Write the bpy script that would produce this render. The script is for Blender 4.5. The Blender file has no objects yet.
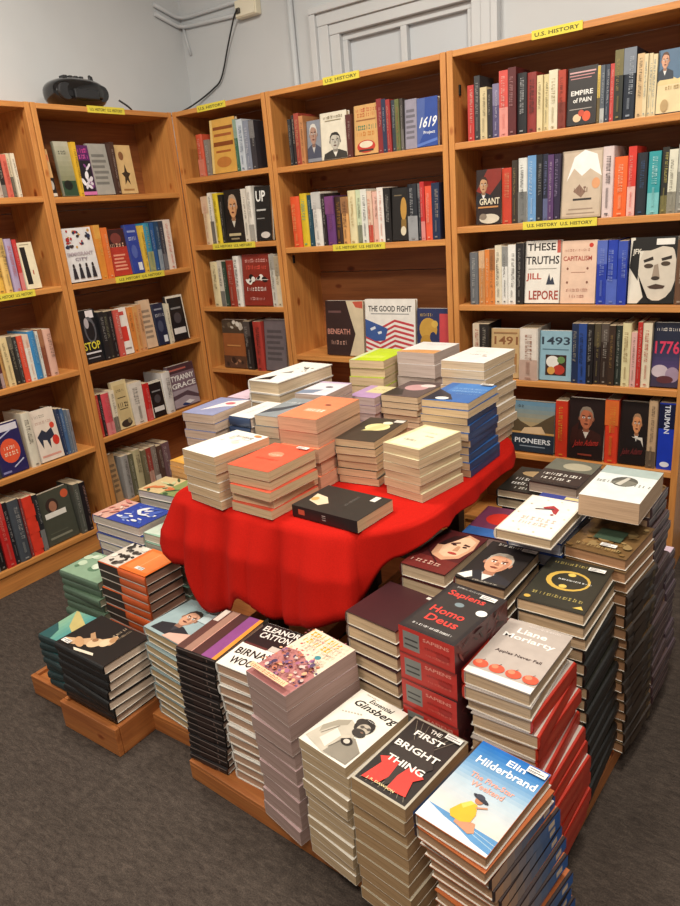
import bpy, bmesh, math, random
from mathutils import Matrix, Vector
random.seed(7)
SC = bpy.context.scene
COL = SC.collection
R = math.radians

# ---------------------------------------------------------------- colours and materials
def lin(h):
    h = h.lstrip('#')
    out = []
    for i in (0, 2, 4):
        c = int(h[i:i+2], 16) / 255
        out.append(c / 12.92 if c <= .04045 else ((c + .055) / 1.055) ** 2.4)
    return (out[0], out[1], out[2], 1.0)

def mixhex(a, b, t):
    a = a.lstrip('#'); b = b.lstrip('#')
    return ''.join('%02x' % int(round(int(a[i:i+2], 16) * (1 - t) + int(b[i:i+2], 16) * t)) for i in (0, 2, 4))

def new_mat(name, rough=.6, spec=.5):
    m = bpy.data.materials.new(name); m.use_nodes = True
    nt = m.node_tree; b = nt.nodes['Principled BSDF']
    b.inputs['Roughness'].default_value = rough
    b.inputs['Specular IOR Level'].default_value = spec
    return m, nt, b

def N(nt, t, **kw):
    n = nt.nodes.new(t)
    for k, v in kw.items(): setattr(n, k, v)
    return n

def coords(nt, scale=(1, 1, 1), out='Object'):
    tc = N(nt, 'ShaderNodeTexCoord'); mp = N(nt, 'ShaderNodeMapping')
    mp.inputs['Scale'].default_value = scale
    nt.links.new(tc.outputs[out], mp.inputs['Vector'])
    return mp.outputs['Vector']

def noise(nt, vec, scale, detail=3, rough=.5, dist=0):
    n = N(nt, 'ShaderNodeTexNoise')
    n.inputs['Scale'].default_value = scale; n.inputs['Detail'].default_value = detail
    n.inputs['Roughness'].default_value = rough; n.inputs['Distortion'].default_value = dist
    nt.links.new(vec, n.inputs['Vector'])
    return n.outputs['Fac']

def ramp(nt, fac, stops):
    r = N(nt, 'ShaderNodeValToRGB'); cr = r.color_ramp
    cr.elements[0].position = stops[0][0]; cr.elements[0].color = stops[0][1]
    cr.elements[1].position = stops[-1][0]; cr.elements[1].color = stops[-1][1]
    for p, c in stops[1:-1]:
        e = cr.elements.new(p); e.color = c
    nt.links.new(fac, r.inputs['Fac'])
    return r.outputs['Color']

def mulc(nt, a, b, fac=1.0, mode='MULTIPLY'):
    m = N(nt, 'ShaderNodeMix', data_type='RGBA', blend_type=mode)
    m.inputs['Factor'].default_value = fac
    nt.links.new(a, m.inputs[6]); nt.links.new(b, m.inputs[7])
    return m.outputs[2]

def bump(nt, b, h, strength=.2, dist=.002):
    n = N(nt, 'ShaderNodeBump'); n.inputs['Strength'].default_value = strength; n.inputs['Distance'].default_value = dist
    nt.links.new(h, n.inputs['Height']); nt.links.new(n.outputs['Normal'], b.inputs['Normal'])

G = lambda v: (v, v, v, 1)

def wood(name, axis, light, dark, rough=.45, knots=True):
    m, nt, b = new_mat(name, rough)
    sc = [14, 14, 14]; sc['XYZ'.index(axis)] = 1.1
    v = coords(nt, sc)
    g = noise(nt, v, 1.6, 5, .6, 1.4)
    c = ramp(nt, g, [(.25, lin(dark)), (.5, lin(mixhex(light, dark, .35))), (.72, lin(light))])
    sc2 = [90, 90, 90]; sc2['XYZ'.index(axis)] = 3
    f = noise(nt, coords(nt, sc2), 1.5, 3)
    c = mulc(nt, c, ramp(nt, f, [(.3, G(.82)), (.7, G(1.06))]))
    if knots:
        sc3 = [6, 6, 6]; sc3['XYZ'.index(axis)] = 3.2
        vo = N(nt, 'ShaderNodeTexVoronoi'); vo.inputs['Scale'].default_value = 1.35
        nt.links.new(coords(nt, sc3), vo.inputs['Vector'])
        c = mulc(nt, c, ramp(nt, vo.outputs['Distance'], [(.03, lin('6a3a1a')), (.09, lin('c08a5a')), (.13, G(1))]), .85)
    nt.links.new(c, b.inputs['Base Color'])
    bump(nt, b, f, .08)
    return m

WL, WD = 'd0924e', 'b06e38'
WOOD = {a: wood('pine_wood_' + a.lower(), a, WL, WD) for a in 'XYZ'}
CRATE = {a: wood('crate_wood_' + a.lower(), a, 'b8743c', '8a4a22', .5) for a in 'XYZ'}
BACKW = wood('back_panel_wood', 'X', 'a86838', '844a26', .55)

def plain(name, hexc, rough=.5, var=.08, scale=8, bmp=0, metal=0, coat=0):
    m, nt, b = new_mat(name, rough)
    f = noise(nt, coords(nt), scale, 4)
    c = N(nt, 'ShaderNodeRGB'); c.outputs[0].default_value = lin(hexc)
    nt.links.new(mulc(nt, c.outputs[0], ramp(nt, f, [(.3, G(1 - var)), (.7, G(1 + var))])), b.inputs['Base Color'])
    b.inputs['Metallic'].default_value = metal
    b.inputs['Coat Weight'].default_value = coat
    if bmp: bump(nt, b, f, bmp, .003)
    return m

def attr_mat(name, rough, strata=False, coat=0.0):
    m, nt, b = new_mat(name, rough)
    a = N(nt, 'ShaderNodeAttribute'); a.attribute_name = 'ink'
    if strata:
        f = noise(nt, coords(nt, (5, 5, 420)), 1.0, 4, .7)
        col = mulc(nt, a.outputs['Color'], ramp(nt, f, [(.3, (.56, .50, .46, 1)), (.5, (.78, .72, .70, 1)), (.7, (.9, .85, .84, 1))]))
        bump(nt, b, f, .25, .0008)
    else:
        f = noise(nt, coords(nt, (30, 30, 30)), 1.0, 3)
        col = mulc(nt, a.outputs['Color'], ramp(nt, f, [(.3, G(.76)), (.7, G(.86))]))
    nt.links.new(col, b.inputs['Base Color'])
    b.inputs['Coat Weight'].default_value = coat
    b.inputs['Coat Roughness'].default_value = .2
    return m
JACKET = attr_mat('printed_jacket', .42, coat=.12)
PAGES = attr_mat('page_edges', .85, True)

# ---------------------------------------------------------------- object helpers
def tag(o, label, cat, group=None, kind=None):
    if label: o['label'] = label
    if cat: o['category'] = cat
    if group: o['group'] = group
    if kind: o['kind'] = kind
    return o

def empty(name, loc=(0, 0, 0), rz=0, label=None, cat=None, group=None):
    o = bpy.data.objects.new(name, None); COL.objects.link(o)
    o.location = loc; o.rotation_euler = (0, 0, rz); o.empty_display_size = .05
    return tag(o, label, cat, group)

def obj(name, bm_or_me, mats, parent=None, smooth=False, loc=None):
    if isinstance(bm_or_me, bmesh.types.BMesh):
        me = bpy.data.meshes.new(name); bm_or_me.normal_update(); bm_or_me.to_mesh(me); bm_or_me.free()
        for m in (mats if isinstance(mats, (list, tuple)) else [mats]): me.materials.append(m)
        if smooth:
            for p in me.polygons: p.use_smooth = True
    else: me = bm_or_me
    o = bpy.data.objects.new(name, me); COL.objects.link(o)
    if parent: o.parent = parent
    if loc: o.location = loc
    return o

def box(bm, x0, x1, y0, y1, z0, z1, bev=0, mi=0):
    vs = [bm.verts.new(p) for p in [(x0,y0,z0),(x1,y0,z0),(x1,y1,z0),(x0,y1,z0),(x0,y0,z1),(x1,y0,z1),(x1,y1,z1),(x0,y1,z1)]]
    fs = [bm.faces.new([vs[i] for i in q]) for q in [(0,3,2,1),(4,5,6,7),(0,1,5,4),(1,2,6,5),(2,3,7,6),(3,0,4,7)]]
    for f in fs: f.material_index = mi
    if bev:
        es = list({e for f in fs for e in f.edges})
        r = bmesh.ops.bevel(bm, geom=es, offset=bev, segments=2, profile=.5, affect='EDGES')
        for f in r['faces']: f.material_index = mi
    return fs

def bx(*a, **k):
    bm = bmesh.new(); box(bm, *a, **k); return bm

def tube(bm, pts, r, n=8, mi=0):
    pts = [Vector(p) for p in pts]; rings = []
    for i, p in enumerate(pts):
        d = (pts[min(i+1, len(pts)-1)] - pts[max(i-1, 0)]).normalized()
        a = d.orthogonal().normalized() if i == 0 else (rings_a - d * rings_a.dot(d)).normalized()
        rings_a = a; b = d.cross(a)
        rings.append([bm.verts.new(p + (a * math.cos(2*math.pi*k/n) + b * math.sin(2*math.pi*k/n)) * r) for k in range(n)])
    for i in range(len(rings)-1):
        for k in range(n):
            f = bm.faces.new((rings[i][k], rings[i][(k+1)%n], rings[i+1][(k+1)%n], rings[i+1][k])); f.material_index = mi; f.smooth = True
    bm.faces.new(rings[0][::-1]).material_index = mi; bm.faces.new(rings[-1]).material_index = mi

def smooth_path(pts, n=6):
    P = [Vector(p) for p in pts]; out = []
    for i in range(len(P)-1):
        p0 = P[max(i-1,0)]; p1 = P[i]; p2 = P[i+1]; p3 = P[min(i+2,len(P)-1)]
        for k in range(n):
            t = k/n
            out.append(.5*((2*p1)+(-p0+p2)*t+(2*p0-5*p1+4*p2-p3)*t*t+(-p0+3*p1-3*p2+p3)*t**3))
    out.append(P[-1]); return out

# ---------------------------------------------------------------- lettering
_TXT = {}
def glyphs(s):
    """outline faces of a line of lettering, fitted to the unit square"""
    if s in _TXT: return _TXT[s]
    cu = bpy.data.curves.new('lettering', 'FONT'); cu.body = s; cu.resolution_u = 2
    cu.offset = .02
    o = bpy.data.objects.new('lettering', cu); COL.objects.link(o)
    me = bpy.data.meshes.new_from_object(o)
    vs = [(v.co.x, v.co.y) for v in me.vertices]
    if vs:
        x0 = min(v[0] for v in vs); x1 = max(v[0] for v in vs); y0 = min(v[1] for v in vs); y1 = max(v[1] for v in vs)
        vs = [((x-x0)/max(x1-x0,1e-6), (y-y0)/max(y1-y0,1e-6)) for x, y in vs]
    fs = [tuple(p.vertices) for p in me.polygons]
    bpy.data.objects.remove(o); bpy.data.curves.remove(cu); bpy.data.meshes.remove(me)
    _TXT[s] = (vs, fs); return _TXT[s]

def art_faces(bm, ink, art, W, H, place, step=.00014):
    """art: flat printed shapes in 0..1 cover coordinates; place(x, y, lift) -> point"""
    n = 0
    def poly(pts, c, lift):
        pts = [(min(max(u, .004), .996), min(max(v, .003), .997)) for u, v in pts]
        vs = [bm.verts.new(place(u*W, v*H, lift)) for u, v in pts]
        try: f = bm.faces.new(vs)
        except ValueError: return
        for l in f.loops: l[ink] = lin(c)
    for e in art:
        k = e[0]; n += 1; lift = n * step
        if k == 'r': poly([(e[1],e[2]),(e[3],e[2]),(e[3],e[4]),(e[1],e[4])], e[5], lift)
        elif k == 'p': poly(e[1], e[2], lift)
        elif k == 'e':
            a = R(e[6]) if len(e) > 6 else 0; pts = []
            for i in range(18):
                x = e[3]*math.cos(i*math.pi/9)*W; y = e[4]*math.sin(i*math.pi/9)*H
                pts.append((e[1]+(x*math.cos(a)-y*math.sin(a))/W, e[2]+(x*math.sin(a)+y*math.cos(a))/H))
            poly(pts, e[5], lift)
        elif k == 'g':      # printed colour fade: x0 y0 x1 y1 bottom top
            q = e[7] if len(e) > 7 else 8
            for i in range(q):
                v0 = e[2]+(e[4]-e[2])*i/q; v1 = e[2]+(e[4]-e[2])*(i+1)/q
                poly([(e[1],v0),(e[3],v0),(e[3],v1),(e[1],v1)], mixhex(e[5], e[6], i/(q-1)), lift)
        elif k == 'l':      # line x0 y0 x1 y1 thickness(m) colour
            p = Vector((e[1]*W, e[2]*H)); q = Vector((e[3]*W, e[4]*H)); d = (q-p).normalized(); s = Vector((-d.y, d.x))*e[5]/2
            poly([((a.x)/W, a.y/H) for a in (p-s, q-s, q+s, p+s)], e[6], lift)
        elif k == 'w':      # a word too small to read: uneven upright strokes
            rr = random.Random(int(e[1]*977 + e[2]*1931 + len(e[5]))); x = e[1]-e[3]/2; m = e[4]*H/W*.42
            while x < e[1]+e[3]/2:
                wd = m*rr.uniform(.5, 1.1); hh = e[4]*rr.uniform(.7, 1); y0 = e[2]-e[4]/2
                if rr.random() < .5: poly([(x,y0),(x+wd*.35,y0),(x+wd*.35,y0+hh),(x,y0+hh)], e[5], lift)
                else:
                    poly([(x,y0),(x+wd,y0),(x+wd,y0+hh*.25),(x,y0+hh*.25)], e[5], lift); poly([(x,y0+hh*.7),(x+wd,y0+hh*.7),(x+wd,y0+hh),(x,y0+hh)], e[5], lift)
                    poly([(x+wd*.3,y0+hh*.25),(x+wd*.6,y0+hh*.25),(x+wd*.6,y0+hh*.7),(x+wd*.3,y0+hh*.7)], e[5], lift)
                x += wd + m*rr.choice((.3, .3, .3, .9))
        elif k == 't':      # text centre-x centre-y width height colour [rotation] [shear]
            vs, fs = glyphs(e[1]); a = R(e[7]) if len(e) > 7 else 0; sh = e[8] if len(e) > 8 else 0
            vv = []
            for x, y in vs:
                px = (x-.5)*e[4]*W + sh*(y-.5)*e[5]*H; py = (y-.5)*e[5]*H
                if abs(abs(a)-math.pi/2) < .01: px = (x-.5)*e[4]*H; py = (y-.5)*e[5]*W
                vv.append(bm.verts.new(place(e[2]*W+px*math.cos(a)-py*math.sin(a), e[3]*H+px*math.sin(a)+py*math.cos(a), lift)))
            for f in fs:
                try: ff = bm.faces.new([vv[i] for i in f])
                except ValueError: continue
                for l in ff.loops: l[ink] = lin(e[6])

_BOOKS = {}
def book_meshes(kind, w, h, t, front, spine=None, back=None, page='e6d6b4', art=(), sart=(), key=None):
    """kind 'h' hardcover, 'p' paperback. Lies flat: spine on x=0, foot on y=0, front cover up."""
    key = key or (kind, round(w,3), round(h,3), round(t,4), front, spine, back, page, str(art), str(sart))
    if key in _BOOKS: return _BOOKS[key]
    spine = spine or front; back = back or front
    ct = .0026 if kind == 'h' else .0005
    bul = min(.004, t*.14) if kind == 'h' else 0
    ov = .0035 if kind == 'h' else .0004
    bm = bmesh.new(); ink = bm.loops.layers.float_color.new('ink')
    def quad(vs, c):
        f = bm.faces.new(vs)
        for l in f.loops: l[ink] = lin(c)
        return f
    # C-shaped profile in x,z: outer and inner lines
    outer = [(w, 0, 'b'), (ct*1.5, 0, 's')]
    ns = 6 if bul else 1
    for i in range(1, ns):
        a = -math.pi/2 + math.pi*i/ns
        outer.append((-bul*math.cos(a) + ct*.6*(abs(math.sin(a))**3), t/2 + t/2*math.sin(a), 's'))
    if not bul: outer = [(w, 0, 'b'), (0, 0, 's'), (0, t, 'f')]
    else: outer.append((ct*1.5, t, 'f'))
    outer.append((w, t, 'x'))
    cx0 = ct
    inner = []
    for i, (x, z, c) in enumerate(outer):
        zz = min(max(z, ct), t-ct)
        xx = x if i in (0, len(outer)-1) else max(x, 0) + ct
        inner.append((xx, zz))
    cols = {'b': back, 's': spine, 'f': front}
    vo = [[bm.verts.new((x, y, z)) for (x, z, c) in outer] for y in (0, h)]
    vi = [[bm.verts.new((x, y, z)) for (x, z) in inner] for y in (0, h)]
    for i in range(len(outer)-1):
        c = cols[outer[i][2]]
        quad((vo[0][i], vo[0][i+1], vo[1][i+1], vo[1][i])[::-1], c)
        quad((vi[0][i], vi[0][i+1], vi[1][i+1], vi[1][i]), 'e8e2d8')
        quad((vo[0][i], vo[0][i+1], vi[0][i+1], vi[0][i]), c)
        quad((vo[1][i], vo[1][i+1], vi[1][i+1], vi[1][i])[::-1], c)
    quad((vo[0][0], vi[0][0], vi[1][0], vo[1][0]), back)
    quad((vo[0][-1], vi[0][-1], vi[1][-1], vo[1][-1])[::-1], front)
    art_faces(bm, ink, art, w, h, lambda x, y, l: (x, y, t + l))
    if sart:    # spine drawn as a tall strip: u across (0 back .. 1 front), v along the height
        art_faces(bm, ink, sart, t, h, lambda x, y, l: (-bul - l - .0001, y, x), .0001)
    me = bpy.data.meshes.new('book_cover'); bm.to_mesh(me); bm.free(); me.materials.append(JACKET)
    bm = bmesh.new(); ink = bm.loops.layers.float_color.new('ink')
    n = 3
    fs = box(bm, ct + (.001 if kind == 'h' else .0005), w - ov, ov, h - ov, ct, t - ct)
    for f in bm.faces:
        for l in f.loops: l[ink] = lin(page)
    mp = bpy.data.meshes.new('page_block'); bm.to_mesh(mp); bm.free(); mp.materials.append(PAGES)
    _BOOKS[key] = (me, mp); return _BOOKS[key]

def place_book(kind, meshes, M, label, group, extra=()):
    o = bpy.data.objects.new('hardcover_book' if kind == 'h' else 'paperback_book', None)
    o.empty_display_size = .02; COL.objects.link(o); o.matrix_world = M
    tag(o, label, 'book', group)
    for nm, me in (('cover', meshes[0]), ('page_block', meshes[1])) + tuple(extra):
        c = bpy.data.objects.new(nm, me); COL.objects.link(c); c.parent = o
    return o

_STK = {}
def sticker_mesh(x, y, w, h, z, rot=0, col='f4f0ea'):
    bm = bmesh.new(); ink = bm.loops.layers.float_color.new('ink')
    def place(px, py, l): 
        a = R(rot); qx = px - w/2; qy = py - h/2
        return (x + qx*math.cos(a) - qy*math.sin(a), y + qx*math.sin(a) + qy*math.cos(a), z + l)
    art_faces(bm, ink, [('r',0,0,1,1,col),('r',.08,.62,.62,.82,'8a8a90'),('r',.08,.3,.9,.42,'55555c'),('r',.08,.12,.5,.22,'9a9aa0')], w, h, place)
    me = bpy.data.meshes.new('price_sticker'); bm.to_mesh(me); bm.free(); me.materials.append(JACKET)
    return me
# ---------------------------------------------------------------- cover artwork (generic, in cover coordinates)
def portrait(u, v, s, skin='d8a684', hair='4a3426', suit='22242c', shirt='e8e6e2', dark='3a2218', bald=False, asp=1.5):
    """head and shoulders; s = head half-width in cover widths, asp = cover height/width"""
    y = 1/asp
    hh = s*1.3*y
    sd = mixhex(skin, dark, .35)
    a = [('p', [(u-s*2.3, v-s*3.2*y), (u-s*2.1, v-s*1.9*y), (u-s*.7, v-s*1.35*y), (u+s*.7, v-s*1.35*y), (u+s*2.1, v-s*1.9*y), (u+s*2.3, v-s*3.2*y)], suit),
         ('p', [(u-s*.5, v-s*1.5*y), (u, v-s*2.5*y), (u+s*.5, v-s*1.5*y)], shirt),
         ('r', u-s*.42, v-s*1.7*y, u+s*.42, v-s*.7*y, sd),
         ('e', u-s*.98, v-.05*s, s*.14, hh*.2, sd), ('e', u+s*.98, v-.05*s, s*.14, hh*.2, sd)]
    if not bald: a.append(('e', u, v+hh*.2, s*1.0, hh*.9, hair))
    a += [('e', u, v, s*.9, hh, skin), ('p', [(u+s*.25, v+hh*.6), (u+s*.85, v+hh*.2), (u+s*.78, v-hh*.45), (u+s*.3, v-hh*.9), (u+s*.5, v-hh*.2)], mixhex(skin, dark, .22))]
    if not bald: a.append(('p', [(u-s*.95, v+hh*.15), (u-s*.86, v+hh*.5), (u-s*.4, v+hh*.78), (u+s*.2, v+hh*.74), (u+s*.74, v+hh*.56), (u+s*.95, v+hh*.2), (u+s*.9, v+hh*.6), (u+s*.5, v+hh*1.04), (u, v+hh*1.12), (u-s*.6, v+hh*1.02), (u-s*.95, v+hh*.6)], hair))
    for d in (-1, 1):
        a += [('p', [(u+d*s*.16, v+hh*.24), (u+d*s*.6, v+hh*.3), (u+d*s*.62, v+hh*.21), (u+d*s*.18, v+hh*.16)], dark),
              ('e', u+d*s*.38, v+hh*.06, s*.19, hh*.085, 'f0ebe4'), ('e', u+d*s*.38, v+hh*.06, s*.08, hh*.08, dark)]
    a += [('p', [(u-s*.05, v+hh*.08), (u+s*.08, v+hh*.05), (u+s*.2, v-hh*.26), (u-s*.16, v-hh*.26)], sd),
          ('p', [(u-s*.34, v-hh*.5), (u, v-hh*.44), (u+s*.34, v-hh*.5), (u+s*.15, v-hh*.6), (u-s*.15, v-hh*.6)], mixhex(dark, 'a04a3a', .5))]
    return a

def scribble(u0, v0, u1, v1, cols, n, seed, rmin=.01, rmax=.04):
    """small printed blots: illustration too fine to read"""
    r = random.Random(seed); out = []
    for i in range(n):
        a = r.uniform(rmin, rmax); x = r.uniform(u0+a, u1-a); y = r.uniform(v0+a*.7, v1-a*.7)
        out.append(('e', x, y, a, a*r.uniform(.3, .9), r.choice(cols), r.uniform(-60, 60)))
    return out

def lines(u0, v0, u1, v1, n, c, seed=1, fill=.5):
    r = random.Random(seed); st = (v1-v0)/n
    return [('r', u0+r.uniform(0, .05), v0+i*st, u1-r.uniform(0, (u1-u0)*.25), v0+i*st+st*fill, c) for i in range(n)]

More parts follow.
